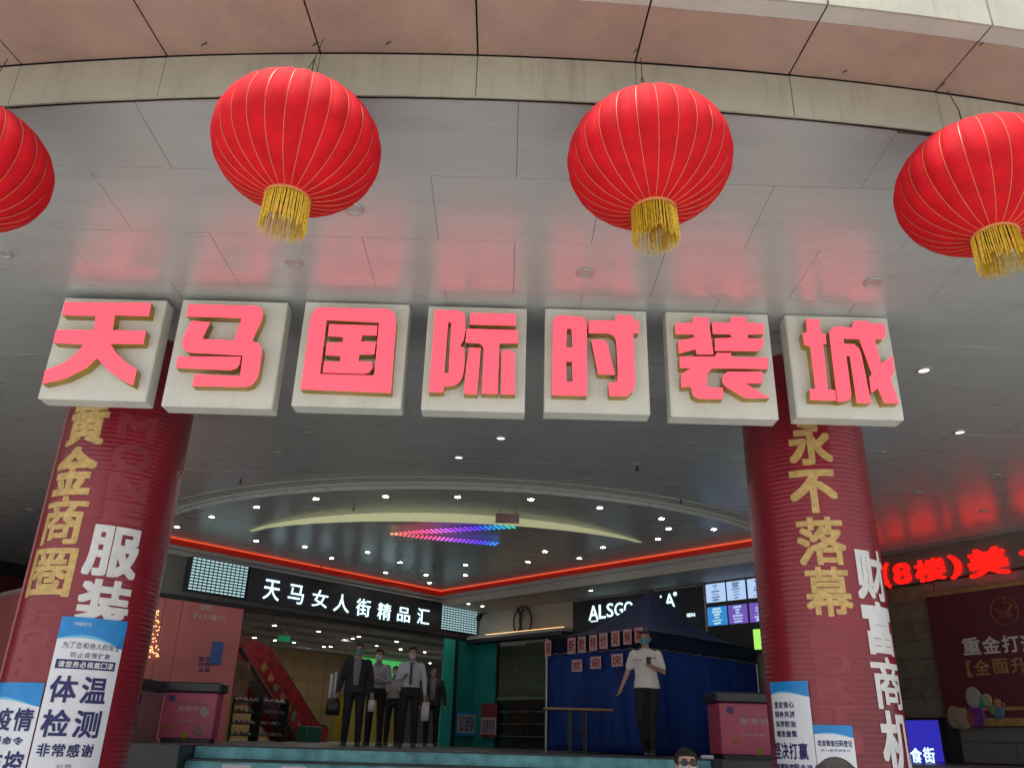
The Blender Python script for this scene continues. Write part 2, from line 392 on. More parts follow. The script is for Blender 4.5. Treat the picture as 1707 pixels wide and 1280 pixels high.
# ring steps in the ceiling further in, lowered lens with cove light
trayo = MB()
TC = Vector((-.75, 19.1)); TR = 7.05
def disc_slab(m, c, r, z0, z1, a0, a1, n=64, ry=None):
    pts = [(c[0]+r*math.cos(a0+(a1-a0)*i/n), c[1]+r*math.sin(a0+(a1-a0)*i/n)) for i in range(n+1)]
    m.slab(pts, z0, z1)
tr_poly = [(TC.x+TR*math.cos(R(180)+R(180)*i/72), TC.y+TR*math.sin(R(180)+R(180)*i/72)) for i in range(73)]
tr_poly = [p_ for p_ in tr_poly]
trayo.slab(tr_poly+[(9.4, 19.1), (9.4, 25), (-10, 25), (-10, 19.1)], TRAY, CEIL-.01)
tray = tag(trayo.build('lower_ceiling', M_ceil), kind='structure')
for r_, z0, z1 in ((TR+.05, CEIL-.05, CEIL-.004), (TR+.30, CEIL-.022, CEIL-.004)):
    m = MB(); m.lathe([(r_, z0), (r_, z1), (r_-.06, z1), (r_-.06, z0), (r_, z0)], 96, (TC.x, TC.y, 0), R(180), R(360)); m.build('ring_moulding', M_cornw, tray)
LC = Vector((-1.15, 18.25)); LR = 4.75
cv = MB(); n = 60; pr = []
for i in range(n+1):
    a = R(270-50)+R(100)*i/n; h = .15*max(0.02, math.cos((a-R(270))*1.75))**.8; pr.append((a, h))
for (a, h), (a2, h2) in zip(pr, pr[1:]):
    p0 = (LC.x+LR*math.cos(a), LC.y+LR*math.sin(a)); p1 = (LC.x+LR*math.cos(a2), LC.y+LR*math.sin(a2))
    cv.face([(*p0, TRAY-h), (*p1, TRAY-h2), (*p1, TRAY-.001), (*p0, TRAY-.001)])
    q0 = (LC.x+(LR-.12)*math.cos(a), LC.y+(LR-.12)*math.sin(a)); q1 = (LC.x+(LR-.12)*math.cos(a2), LC.y+(LR-.12)*math.sin(a2))
    cv.face([(*p0, TRAY-h), (*p1, TRAY-h2), (*q1, TRAY-.001), (*q0, TRAY-.001)])
tag(cv.build('cove_light', M_cove), 'curved cove strip glowing pale yellow on the inner ceiling', 'cove light')

# inner walls -------------------------------------------------------------------------
# left wall: cornice, red cove strip, wall above opening
DL0 = FL.hit(500, 1000)[0]
Lend = -9.2
wlft = tag(bpy.data.objects.new('left_shop_wall', None), kind='structure'); COL.objects.link(wlft); wlft['_base'] = (0, 0, 0)
MB(FL.M).box(Lend, 1.55, -.06, .22, 4.97, 5.10).build('red_strip', M_red, wlft)
MB(FL.M).box(Lend, 1.55, -.085, -.06, 5.075, 5.10).build('red_strip_edge', M_redhot, wlft)
MB(FL.M).box(Lend, 1.55, -.01, .25, 4.90, 4.968).build('cornice_step', M_cornw, wlft)
MB(FL.M).box(Lend, 1.55, .06, .25, 4.80, 4.898).build('cornice_step', M_cornw, wlft)
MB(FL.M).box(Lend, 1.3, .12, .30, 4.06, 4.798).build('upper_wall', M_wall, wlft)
MB(FL.M).box(Lend, 1.3, .04, .32, 3.97, 4.058).build('dark_lintel', M_dark, wlft)
# opening: from pink wall (px 395) to glass doors (px 735)
sP = FL.hit(395, 1100)[0]; sD = FL.hit(737, 1100)[0]; sPL = FL.hit(255, 1000)[0]
# right side: soffit, wall
wrgt = tag(bpy.data.objects.new('right_shop_wall', None), kind='structure'); COL.objects.link(wrgt); wrgt['_base'] = (0, 0, 0)
MB(FR0.M).box(-.05, 9.9, -.06, .10, 4.985, 5.10).build('red_strip', M_red, wrgt)
MB(FR0.M).box(-.05, 9.9, -.085, -.06, 5.075, 5.10).build('red_strip_edge', M_redhot, wrgt)
MB(FR0.M).box(-.05, 9.9, -.01, .12, 4.90, 4.983).build('cornice_step', M_cornw, wrgt)
MB(FR0.M).box(-.05, 9.9, .03, .16, 4.80, 4.898).build('cornice_step', M_cornw, wrgt)
MB(FR0.M).box(-.05, 9.9, .0, 1.6, 4.72, 4.798).build('soffit_board', M_wallw, wrgt)
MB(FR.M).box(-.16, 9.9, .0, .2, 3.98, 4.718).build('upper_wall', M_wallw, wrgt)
sd1 = FR.hit(830, 1100)[0]; sd2 = FR.hit(912, 1100)[0]
MB(FR.M).box(sd2+.04, 9.9, .0, .2, PLAT, 3.978).build('lower_wall', M_wall, wrgt)

# warm lit ledge below the clock
lx0, lz0 = FR.hit(805, 1066); lx1, lz1 = FR.hit(957, 1040)
lg = thing('display_ledge', FR.w((lx0+lx1)/2, 0, lz0), 'pale wall ledge with a warm light strip under the clock', 'ledge')
zz = (lz0+lz1)/2
MB(FR.M).box(lx0-.2, lx1, -.38, -.002, zz-.10, zz-.03).build('shelf', M_wallw, lg)
MB(FR.M).box(FR.hit(826, 1060)[0], lx1-.03, -.34, -.30, zz-.03, zz-.008).build('light_strip', M_warm, lg)
MB(FR.M).box(lx0-.2, lx1, -.40, -.0, zz-.19, zz-.102).build('valance', M_dark, lg)

def wall_panels(fr, x0, x1, z0, z1, pw, ph, parent, mats, name='stone_panel', y0=0, y1=.03, limit=60):
    nx = max(1, round((x1-x0)/pw)); nz = max(1, round((z1-z0)/ph)); w = (x1-x0)/nx; h = (z1-z0)/nz
    for j in range(nz):
        for i in range(nx):
            d = random.uniform(0, .004)
            MB(fr.M).box(x0+i*w+.004, x0+(i+1)*w-.004, y0-d, y1, z0+j*h+.004, z0+(j+1)*h-.004).build(name, random.choice(mats), parent)
# right wing wall
wing = tag(bpy.data.objects.new('right_wing_wall', None), kind='structure'); COL.objects.link(wing); wing['_base'] = (0, 0, 0)
bx0, bz0 = FW.hit(1465, 978); bx1, bz1 = FW.hit(1707, 924)
zb = (bz0+bz1)/2-.13
MB(FW.M).box(-.6, 9, .04, .3, PLAT, CEIL).build('backing', M_stone, wing)
MB(FW.M).box(-.6, 9, -.12, .035, zb, CEIL-.003).build('sign_band', mat('sign_band_grey', (.13, .12, .105), .5, var=.1), wing)
MB(FW.M).box(-.6, 9, -.14, -.122, CEIL-.06, CEIL-.004).build('band_trim', M_alu, wing)
ex, ez = FW.hit(1535, 1200)
nx_, nz_ = FW.hit(1500, 1196)
wall_panels(FW, -.6, FW.hit(1560, 1100)[0]+.2, nz_, zb-.02, .62, .32, wing, [M_brown, M_brown2])
wall_panels(FW, FW.hit(1560, 1100)[0]+.21, 7.6, PLAT+.02, zb-.02, .9, .62, wing, [M_wall, M_wall])
# wall joining right wing and right inner wall behind the pillar
jn = Frame((5.6, 13.6), (.86, 1.75)); tag(MB(jn.M).box(0, 3.1, .0, .2, PLAT, CEIL).build('joining_wall', M_wall), kind='structure')
# left wing
lw = tag(bpy.data.objects.new('left_wing_wall', None), kind='structure'); COL.objects.link(lw); lw['_base'] = (0, 0, 0)
MB(FLW.M).box(-12, 3, .04, .3, PLAT, CEIL).build('backing', M_stone, lw)
wall_panels(FLW, -6, 2.8, PLAT+.02, 4.9, 1.0, .86, lw, [M_maroon])
MB(FLW.M).box(-12, 3, -.10, .035, 4.93, CEIL-.003).build('dark_band', M_dark, lw)
jl = Frame((-8.2, 14.2), (-.25, 1)); tag(MB(Frame((-9.3, 20.9), (1.6, -6.4)).M).box(0, 6.9, 0, .2, PLAT, CEIL).build('joining_wall', M_wall), kind='structure')

# the pillars -------------------------------------------------------------------------
PR = .565
def pillar(cx, cy, label):
    t = thing('pillar', (cx, cy, 0), label, 'pillar', 'round red pillars at the entrance')
    prof = []; z = 0.0; step = .044
    while z < CEIL-.02:
        prof += [(PR-.0024, z), (PR, z+.010), (PR+.0005, z+step*.5), (PR, z+step-.010)]; z += step
    prof += [(PR-.0035, CEIL-.003)]
    MB().lathe(prof, 72, (cx, cy, 0)).build('shaft', M_pillar, t, smooth=True)
    MB().lathe([(PR+.03, 0), (PR+.03, .25), (PR, .27)], 48, (cx, cy, 0)).build('base', M_stone, t, smooth=True)
    return t
def cyl_hit(px, py, cx, cy, r):
    d = ray(px, py); a = d.x**2+d.y**2; b = -2*(d.x*cx+d.y*cy); c = cx*cx+cy*cy-r*r; D = b*b-4*a*c
    k = (-b-math.sqrt(max(D, 0)))/(2*a); p_ = EYEV+d*k
    ph = math.atan2(p_.x-cx, cy-p_.y)                 # 0 faces -Y, grows to the viewer's right
    return ph*r, p_.z
def wrap(mb, cx, cy, r):
    "bend flat geometry (x = arc length, z) round the shaft"
    bm = mb.bm; xs_ = [v.co.x for v in bm.verts]; x = min(xs_)+.04
    while x < max(xs_)-.005:
        bmesh.ops.bisect_plane(bm, geom=bm.verts[:]+bm.edges[:]+bm.faces[:], plane_co=(x, 0, 0), plane_no=(1, 0, 0)); x += .05
    for v in bm.verts:
        rr = r - v.co.y; ph = v.co.x/r; v.co = Vector((cx+rr*math.sin(ph), cy-rr*math.cos(ph), v.co.z))
    return mb
PL = (-3.80, 7.8); PRt = (2.92, 7.8)
pl = pillar(*PL, 'left of the two red round pillars, gold and white characters above two posters')
pr_ = pillar(*PRt, 'right of the two red round pillars, gold and white characters running down it')
def pchar(t, c, ch, xl, xr, yt, yb, m, width=None, lift=.006):
    xm = (xl+xr)/2; r = PR+lift
    zt = cyl_hit(xm, yt, *c, r)[1]; zb_ = cyl_hit(xm, yb, *c, r)[1]; ym = (yt+yb)/2
    a = cyl_hit(xl, ym, *c, r)[0]; b = cyl_hit(xr, ym, *c, r)[0] if width is None else a+width
    mb = glyph(MB(), ch, a, b, zb_, zt, 0, 2, .022 if ch in '圈幕落商' else .034); wrap(mb, *c, r).build('character', m, t)
for ch, xl, xr, yt, yb in [('黄', 118, 180, 668, 741), ('金', 95, 160, 744, 824), ('商', 75, 142, 826, 907), ('圈', 52, 123, 913, 994)]: pchar(pl, PL, ch, xl, xr, yt, yb, M_goldf)
for ch, xl, xr, yt, yb in [('服', 142, 234, 876, 962), ('装', 127, 217, 965, 1050)]: pchar(pl, PL, ch, xl, xr, yt, yb, M_white)
for ch, xl, xr, yt, yb in [('永', 1313, 1386, 700, 775), ('不', 1316, 1396, 782, 855), ('落', 1328, 1410, 861, 941), ('幕', 1342, 1420, 944, 1027)]: pchar(pr_, PRt, ch, xl, xr, yt, yb, M_goldf)
for ch, xl, yt, yb in [('财', 1426, 913, 998), ('富', 1440, 1001, 1090), ('商', 1455, 1094, 1181), ('机', 1470, 1184, 1290)]: pchar(pr_, PRt, ch, xl, xl+30, yt, yb, M_white, .42)
# faint tone-on-tone letters between the ribs
for c, t, seq in ((PL, pl, [('M', 195, 262, 690, 735), ('O', 185, 255, 740, 785), ('N', 178, 248, 790, 835), ('E', 172, 240, 838, 872), ('F', 45, 98, 1010, 1040), ('O', 33, 88, 1046, 1082), ('R', 20, 75, 1088, 1128)]),
                  (PRt, pr_, [('F', 1350, 1410, 1045, 1080), ('O', 1356, 1418, 1086, 1124), ('R', 1362, 1425, 1130, 1168), ('T', 1368, 1432, 1174, 1212), ('U', 1374, 1440, 1218, 1260)])):
    for ch, xl, xr, yt, yb in seq: pchar(t, c, ch, xl, xr, yt, yb, M_ghost, lift=.004)
# seam trim along the left pillar's wrap
a0 = cyl_hit(34, 1000, *PL, PR+.004)[0]
m = MB().box(a0-.055, a0-.045, -.012, .004, 0, CEIL-.01); wrap(m, *PL, PR).build('seam_trim', mat('seam_pink', (.38, .16, .17), .4), pl)

# posters taped round the pillars
def poster(c, xl, xr, ytop, ybot, label, lay, curve=True, topw=.12):
    r = PR+.013
    a, zt = cyl_hit(xl, ytop+6, *c, r); b, _ = cyl_hit(xr, ytop+6, *c, r); _, zt = cyl_hit((xl+xr)/2, ytop, *c, r)
    zb_ = cyl_hit((xl+xr)/2 - (30 if c is PL else -14), ybot, *c, r)[1]
    W, H = b-a, zt-zb_
    cx_ = c[0]+r*math.sin((a+b)/2/r); cy_ = c[1]-r*math.cos((a+b)/2/r)
    t = thing('poster', (cx_, cy_, zb_), label, 'poster', 'blue and white notices on the pillars')
    def P(name, m, mk, dy):
        mb = MB(); mk(mb)
        for v in mb.bm.verts: v.co = Vector((a+v.co.x*W, -dy+v.co.y, zt-v.co.z*H))
        wrap(mb, *c, r).build(name, m, t)
    def rect(x0, x1, z0, z1):
        return lambda mb: mb.face([(x0, 0, z0), (x1, 0, z0), (x1, 0, z1), (x0, 0, z1)])
    P('sheet', M_poster, rect(0, 1, 0, 1), 0)
    def swoosh(k):
        def f(mb):
            n = 14
            for i in range(n):
                x0, x1 = i/n, (i+1)/n
                g_ = lambda x: topw*(1.25 - .95*math.sin(math.pi*min(1, x*.95+.08))**1.0*k + (.25*x if k < 1 else 0))
                mb.face([(x0, 0, 0), (x1, 0, 0), (x1, 0, max(.01, g_(x1))), (x0, 0, max(.01, g_(x0)))])
        return f
    P('header', M_lblue, swoosh(.30), .0015); P('header', M_blue, swoosh(.46), .003)
    def foot(mb):
        n = 12
        for i in range(n):
            x0, x1 = i/n, (i+1)/n; g_ = lambda x: 1-.05*(1-math.sin(math.pi*min(1, x+.25))*.8)
            mb.face([(x0, 0, g_(x0)), (x1, 0, g_(x1)), (x1, 0, 1), (x0, 0, 1)])
    P('footer', M_blue, foot, .0015)
    for kind, s_, x0, x1, z0, z1, bo in lay:
        if kind == 'r': P('printed_band', M_navy, rect(x0, x1, z0, z1), .0045); continue
        mb = MB(); n = len(s_); gp = .14; cw = (x1-x0)/(n+gp*(n-1))
        for i, ch in enumerate(s_):
            xx = x0+i*cw*(1+gp); glyph(mb, ch, xx, xx+cw, 0, 1, 0, bo, .022)
        for v in mb.bm.verts: v.co = Vector((a+v.co.x*W, -.0055+v.co.y*.6, zt-(z1-v.co.z*(z1-z0))*H))
        wrap(mb, *c, r).build('lettering', M_white if kind == 'w' else M_navy, t)
    return t
poster(PL, 102, 213, 1030, 1312, 'blue and white temperature check notice on the left pillar, higher and narrower of the pair', [
    ('w', '中国移动', .2, .45, .03, .055, 0), ('t', '为了您和他人的安全', .10, .95, .155, .195, 0), ('t', '防止疫情扩散', .24, .82, .215, .25, 0),
    ('r', '', .06, .93, .262, .318, 0), ('w', '请您务必佩戴口罩', .10, .90, .272, .31, 1),
    ('t', '体温', .06, .88, .36, .52, 1), ('t', '检测', .06, .88, .56, .72, 1), ('t', '非常感谢', .08, .86, .755, .83, 1), ('t', '公告', .38, .60, .87, .89, 0),
    ('r', '', .08, .90, .905, .945, 0), ('w', '请配合共同防控', .14, .84, .912, .938, 0)])
poster(PL, -62, 74, 1137, 1420, 'blue and white epidemic slogan notice low on the left pillar, cut by the frame edge', [
    ('t', '疫情', .42, .96, .16, .30, 1), ('t', '就是命令', .30, .90, .335, .385, 1), ('t', '防控', .42, .96, .42, .57, 1), ('t', '就是责任', .30, .90, .60, .65, 1)], topw=.10)
poster(PRt, 1284, 1347, 1135, 1318, 'tall blue and white slogan poster curling round the left side of the right pillar', [
    ('t', '坚定信心', .12, .66, .19, .25, 1), ('t', '同舟共济', .12, .66, .28, .34, 1), ('t', '科学防治', .12, .66, .37, .43, 1), ('t', '精准施策', .12, .66, .46, .52, 1),
    ('t', '坚决打赢', .0, .86, .57, .72, 1), ('t', '疫情防控阻击战', .0, .92, .76, .83, 1)], topw=.10)
poster(PRt, 1356, 1421, 1208, 1325, 'small blue and white registration notice beside the tall poster on the right pillar', [
    ('t', '欢迎微信扫码登记', .08, .94, .22, .31, 1), ('t', '进入商场请登记', .14, .88, .35, .385, 0)], topw=.12)

# ------------------------------------------------------------------ the seven letter boxes
SY = 6.5
def px_poly(ox, oy, sc, pts): return [(ox+x/sc, oy+y/sc) for x, y in pts]
S1 = (0, 480, 3.97); S2 = (430, 480, 3.97); S3 = (860, 480, 3.97)
Z2 = (270, 490, 6.095); Z4 = (690, 500, 6.4); Z6 = (1100, 510, 6.095); Z7 = (1310, 510, 6.095)
CH = [
 ('天', 'sky', [(S1, [[(430, 95), (1000, 100), (985, 187), (760, 180), (745, 280), (965, 285), (948, 370), (730, 370), (770, 430), (830, 490), (905, 540), (880, 645), (800, 605), (720, 545), (640, 465), (570, 530), (430, 600), (280, 635), (300, 545), (420, 500), (500, 440), (555, 375), (352, 362), (372, 278), (622, 280), (635, 185), (412, 180)]], [])], (110, 497, 277, 500, 245, 668, 60, 665)),
 ('马', '', [(Z2, [[(270, 105), (970, 125), (1015, 150), (1030, 200), (1015, 260), (915, 480), (975, 500), (1012, 545), (1015, 600), (985, 800), (960, 870), (910, 925), (850, 945), (305, 935), (335, 818), (795, 835), (820, 625), (270, 595), (220, 560), (205, 510), (215, 450), (300, 275), (490, 288), (405, 460), (730, 475), (815, 245), (250, 228)],
              [(165, 635), (800, 640), (790, 710), (760, 755), (700, 775), (140, 750)]], [])], (300, 500, 479, 503, 455, 680, 273, 678)),
 ('国', '', [(S2, [[(400, 130), (860, 142), (900, 165), (915, 215), (880, 695), (283, 670), (345, 215), (362, 160)]], [[(455, 212), (802, 230), (770, 580), (410, 570)]]),
             (S2, [[(472, 240), (790, 250), (785, 315), (690, 312), (680, 355), (780, 360), (770, 440), (670, 440), (665, 485), (755, 490), (758, 530), (735, 560), (700, 568), (428, 560), (440, 485), (540, 490), (550, 450), (448, 445), (455, 365), (560, 362), (565, 325), (465, 318)]], [])], (508, 503, 683, 507, 668, 682, 487, 675)),
 ('际', '', [(Z4, [[(225, 108), (460, 112), (510, 130), (545, 170), (550, 330), (530, 430), (490, 490), (540, 520), (540, 700), (520, 820), (480, 880), (430, 910), (318, 922), (310, 985), (160, 985)]], [[(365, 240), (400, 240), (370, 780), (325, 780)]]),
             (Z4, [[(605, 140), (1090, 150), (1085, 275), (595, 262)], [(565, 308), (1110, 325), (1112, 462), (912, 465), (893, 1002), (722, 998), (745, 520), (725, 480), (690, 462), (550, 455)],
                   [(590, 512), (712, 515), (700, 700), (672, 1005), (530, 1000), (560, 700)], [(935, 540), (1040, 540), (1075, 580), (1078, 1008), (925, 1005)]], [])], (714, 511, 878, 513, 875, 690, 702, 680)),
 ('时', '', [(S3, [[(245, 215), (265, 190), (300, 183), (420, 190), (455, 205), (468, 240), (470, 715), (238, 708)]], [[(338, 270), (368, 270), (375, 395), (332, 395)], [(332, 487), (372, 487), (375, 622), (335, 622)]]),
             (S3, [[(482, 215), (655, 218), (665, 180), (770, 183), (775, 215), (815, 220), (812, 300), (775, 300), (790, 620), (775, 680), (735, 715), (620, 715), (612, 632), (670, 622), (675, 560), (665, 350), (650, 318), (610, 300), (482, 300)], [(498, 345), (580, 345), (605, 370), (655, 575), (545, 570)]], [])], (908, 515, 1078, 517, 1083, 690, 908, 687)),
 ('装', '', [(Z6, [[(155, 178), (325, 175), (340, 115), (490, 118), (545, 492), (375, 492), (362, 440), (195, 482), (185, 358), (350, 320), (350, 290), (160, 285)],
              [(530, 168), (710, 170), (728, 112), (870, 118), (885, 172), (1052, 180), (1052, 285), (893, 290), (895, 330), (1055, 332), (1050, 400), (1000, 458), (560, 455), (558, 330), (735, 325), (715, 288), (538, 282)],
              [(200, 515), (560, 515), (575, 478), (722, 480), (725, 520), (1098, 528), (1100, 640), (530, 632), (478, 690), (478, 810), (510, 830), (640, 832), (638, 945), (400, 942), (340, 915), (315, 820), (220, 825), (215, 690), (320, 632), (205, 628)],
              [(690, 668), (1040, 670), (1040, 785), (862, 785), (1115, 935), (862, 935), (660, 815), (635, 770), (638, 710)]], [])], (1110, 520, 1280, 521, 1298, 700, 1118, 693)),
 ('城', '', [(Z7, [[(205, 135), (340, 138), (352, 275), (402, 290), (412, 385), (378, 392), (425, 850), (500, 855), (512, 962), (252, 955), (240, 845), (300, 840), (248, 410), (190, 395), (168, 275), (215, 268)],
              [(440, 270), (470, 225), (530, 210), (670, 222), (690, 152), (850, 160), (865, 185), (975, 175), (1010, 215), (1015, 300), (985, 340), (900, 335), (965, 585), (1085, 510), (1100, 680), (1060, 740), (1150, 985), (1000, 988), (935, 835), (868, 885), (848, 720), (875, 690), (745, 335), (582, 332), (590, 385), (690, 390), (740, 430), (765, 490), (865, 985), (722, 985), (650, 510), (612, 505), (665, 900), (655, 950), (600, 970), (525, 970)]], [])], (1312, 523, 1478, 527, 1508, 700, 1325, 695)),
]
# note: x shift to centre the face within each box is real (characters were mounted by hand)
def poly_fill(polys, holes, y0, y1, name, m, parent):
    cu = bpy.data.curves.new('o', 'CURVE'); cu.dimensions = '2D'; cu.fill_mode = 'BOTH'; cu.extrude = abs(y1-y0)/2
    for pts in polys+holes:
        sp = cu.splines.new('POLY'); sp.points.add(len(pts)-1)
        for i, p_ in enumerate(pts): sp.points[i].co = (p_[0], p_[1], 0, 1)
        sp.use_cyclic_u = True
    ob = bpy.data.objects.new('o', cu); COL.objects.link(ob); dg = bpy.context.evaluated_depsgraph_get()
    me = bpy.data.meshes.new_from_object(ob.evaluated_get(dg)); bpy.data.objects.remove(ob); bpy.data.curves.remove(cu)
    base = Vector(parent['_base']); ym = (y0+y1)/2
    for v in me.vertices: v.co = Vector((v.co.x, ym-v.co.z, v.co.y))-base
    me.name = name; me.materials.clear(); me.materials.append(m)
    o = bpy.data.objects.new(name, me); COL.objects.link(o); o.parent = parent; return o
lab = ['leftmost letter box of the entrance sign with lit pink character for sky, 天', 'second letter box from the left with lit pink horse character 马', 'third letter box from the left with square enclosed pink character 国',
       'middle letter box of the seven with lit pink character 际', 'fifth letter box from the left with lit pink character 时', 'sixth letter box from the left with lit pink character 装, dense strokes', 'rightmost letter box of the entrance sign with lit pink character 城']
for (ch, _, sets, bx), lb in zip(CH, lab):
    c4 = [at_y(bx[i], bx[i+1], SY) for i in (0, 2, 4, 6)]
    x0 = (c4[0].x+c4[3].x)/2; x1 = (c4[1].x+c4[2].x)/2; z1 = (c4[0].z+c4[1].z)/2; z0 = (c4[2].z+c4[3].z)/2
    z1 = min(z1, CEIL-.006)
    t = thing('letter_box', ((x0+x1)/2, SY, z0), lb, 'letter sign', 'seven letter boxes of the entrance sign')
    MB().box(x0, x1, SY, SY+.17, z0, z1, .006).build('box_body', M_boxw, t)
    MB().box(x0+.012, x1-.012, SY-.004, SY-.001, z0+.012, z1-.012).build('face_sheet', M_boxw, t)
    YF = SY-.098
    for (tr, polys, holes) in sets:
        cv_ = lambda pts: [((lambda q: (q.x, q.z))(at_y(tr[0]+x/tr[2], tr[1]+y/tr[2], YF))) for x, y in pts]
        P_ = [cv_(q) for q in polys]; H_ = [cv_(q) for q in holes]
        poly_fill(P_, H_, YF+.003, SY-.005, 'character_side', M_gold, t)
        poly_fill(P_, H_, YF-.004, YF+.002, 'character_face', M_pink, t)
    for xx in (x0+.15, x1-.15): MB().tube([(xx, SY+.12, z1-.02), (xx, SY+.12, CEIL+.01)], .012, 6).build('hanger', M_dark, t)

# ------------------------------------------------------------------ lanterns
NR = 26; LA, LB = .463, .352
def make_lantern(label):
    t = thing('lantern', (0, 0, 0), label, 'lantern', 'red lanterns hanging along the canopy front')
    m = MB(); rows_ = 26; seg = NR*6; rings = []
    for j in range(rows_+1):
        th = math.pi*(.06+.88*j/rows_); r0 = LA*math.sin(th)**.92; z = LB*math.cos(th)
        rings.append([m.bm.verts.new(((r0*(1-.040*math.sin(th)*(1-abs(math.sin(NR*math.pi*i/seg)))**1.5))*math.cos(2*math.pi*i/seg), (r0*(1-.040*math.sin(th)*(1-abs(math.sin(NR*math.pi*i/seg)))**1.5))*math.sin(2*math.pi*i/seg), z)) for i in range(seg)])
    for a, b in zip(rings, rings[1:]):
        for i in range(seg): m.bm.faces.new([a[i], a[(i+1) % seg], b[(i+1) % seg], b[i]])
    m.build('fabric', M_silk, t, smooth=True)
    pts = []
    for j in range(25):
        th = math.pi*(.06+.88*j/24); pts.append((LA*math.sin(th)**.92*(1-.036*math.sin(th))+.001, 0, LB*math.cos(th)))
    rb = MB().tube(pts, .0019, 5).build('rib', M_rib, t)
    for i in range(1, NR):
        c = rb.copy(); COL.objects.link(c); c.rotation_euler = (0, 0, 2*math.pi*i/NR); c.parent = t
    MB().lathe([(.10, .352), (.13, .337), (.13, .312), (.09, .307)], 32).build('top_collar', M_fringe, t, smooth=True)
    MB().lathe([(.112, -.322), (.124, -.327), (.126, -.352), (.118, -.357), (.110, -.33)], 32).build('bottom_collar', M_rib, t, smooth=True)
    fr = MB()
    for i in range(120):
        a = 2*math.pi*i/96+random.uniform(-.02, .02); rr = .116+random.uniform(-.006, .006); L_ = random.uniform(.155, .215)
        da = random.uniform(-.07, .07); w_ = .0034
        p0 = Vector((rr*math.cos(a), rr*math.sin(a), -.350)); p1 = Vector((rr*1.03*math.cos(a+da*.4), rr*1.03*math.sin(a+da*.4), -.350-L_*.55)); p2 = Vector((rr*1.05*math.cos(a+da), rr*1.05*math.sin(a+da), -.350-L_))
        fr.tube([p0, p1, p2], [w_, w_, w_*.8], 3)
    fr.build('fringe', M_fringe, t)
    MB().tube([(.0, 0, .33), (0.0, .0, .60)], .004, 5).tube([(0, 0, .60), (.02, .03, .80)], .003, 5).tube([(-.1, 0, .34), (0, 0, .62), (.1, 0, .34)], .003, 5).build('hanging_wire', M_wire, t)
    return t
LP = [((-60, 268), 'leftmost red lantern, cut off by the left edge of the frame', 2), ((497, 238), 'second red lantern from the left, hanging above the third letter box', 0), ((1082, 262), 'third red lantern from the left, hanging above the fifth letter box', 1), ((1634, 308), 'rightmost red lantern, partly cut off by the right frame edge', 3)]
first = None
for (pxy, lb, k) in LP:
    Yl = {0: 3.72, 1: 3.78, 2: 3.85, 3: 3.90}[k]
    p_ = at_y(*pxy, Yl)
    if first is None: first = make_lantern(lb); o = first
    else: o = copy_tree(first); o['label'] = lb
    p_.z -= .022; o.location = p_; o.rotation_euler = (R([1.5, -1, 2, -2][k]), R([2, -1.5, 1, 3][k]), R(17*k))
for px, py, Yb, lb in [(316, 646, 9.2, 'dim red lantern mostly hidden behind the second letter box'), (1256, 657, 9.2, 'dim red lantern mostly hidden behind the right pillar and sixth letter box')]:
    o = copy_tree(first); o['label'] = lb; o['group'] = 'lanterns hanging behind the sign'; p_ = at_y(px, py, Yb); o.location = (p_.x, p_.y, p_.z); o.scale = (.85,)*3

# ------------------------------------------------------------------ downlights
def downlight(lit):
    t = thing('downlight', (0, 0, 0), '', 'ceiling light')
    MB().lathe([(.062, -.001), (.062, -.008), (.048, -.010), (.045, .0)], 20).build('rim', M_ring, t, smooth=True)
    m = MB(); m.lathe([(.0005, -.004), (.046, -.004)], 16); m.build('lens', [M_lampo, M_lampd, M_lamp][lit], t)
    return t
proto = {}
def put_light(px, py, z, lit, lb, sc=1.0, group='ceiling downlights'):
    p_ = at_z(px, py, z)
    if lit not in proto: proto[lit] = downlight(lit); o = proto[lit]
    else: o = copy_tree(proto[lit])
    o.location = (p_.x, p_.y, z); o.scale = (sc,)*3; o['label'] = lb; o['group'] = group
front = [(590, 348, 0, 'unlit round downlight in the panel behind the second lantern'), (490, 437, 0, 'unlit round downlight just under the fringe of the second lantern'), (975, 455, 0, 'unlit round downlight left of the third lantern fringe above the sign'),
         (1455, 470, 0, 'unlit round downlight above the rightmost letter box'), (5, 422, 0, 'unlit round downlight at the left frame edge below the leftmost lantern'), (1540, 617, 1, 'faint downlight right of the rightmost letter box'),
         (1600, 720, 1, 'faint downlight furthest right below the rightmost letter box'), (1470, 755, 0, 'unlit downlight right of the right pillar under the sign'), (1530, 822, 0, 'unlit downlight right of the right pillar above the red reflection'),
         (1658, 793, 0, 'unlit downlight near the right frame edge above the red lettering'), (1640, 852, 0, 'unlit downlight nearest the red illuminated lettering'), (835, 730, 1, 'brighter of the two lit downlights below the middle letter box'),
         (765, 762, 1, 'lit downlight below left of the middle letter box'), (515, 722, 0, 'unlit downlight below the third letter box'), (465, 756, 0, 'unlit downlight below the second and third letter boxes'), (1150, 740, 0, 'unlit downlight below the sixth letter box'),
         (1060, 775, 0, 'unlit downlight below the fifth letter box'), (980, 800, 0, 'unlit downlight just before the curved ceiling step'), (695, 790, 0, 'unlit downlight just before the middle of the curved ceiling step'), (50, 850, 0, 'unlit downlight left of the left pillar')]
for px, py, lit, lb in front: put_light(px, py, CEIL-.002, lit, lb, 1.15, 'downlights in the front ceiling')
inner = [(527, 831), (643, 827), (763, 828), (885, 832), (1000, 846), (1103, 864), (1190, 882), (428, 845), (353, 861), (295, 878), (427, 901), (508, 911), (553, 930), (613, 920), (667, 937), (643, 954), (710, 958), (716, 971), (776, 941), (776, 958), (880, 936), (908, 919), (966, 930), (1005, 912), (1097, 898), (1115, 881), (1140, 912), (1062, 932)]
inner = inner[:26]
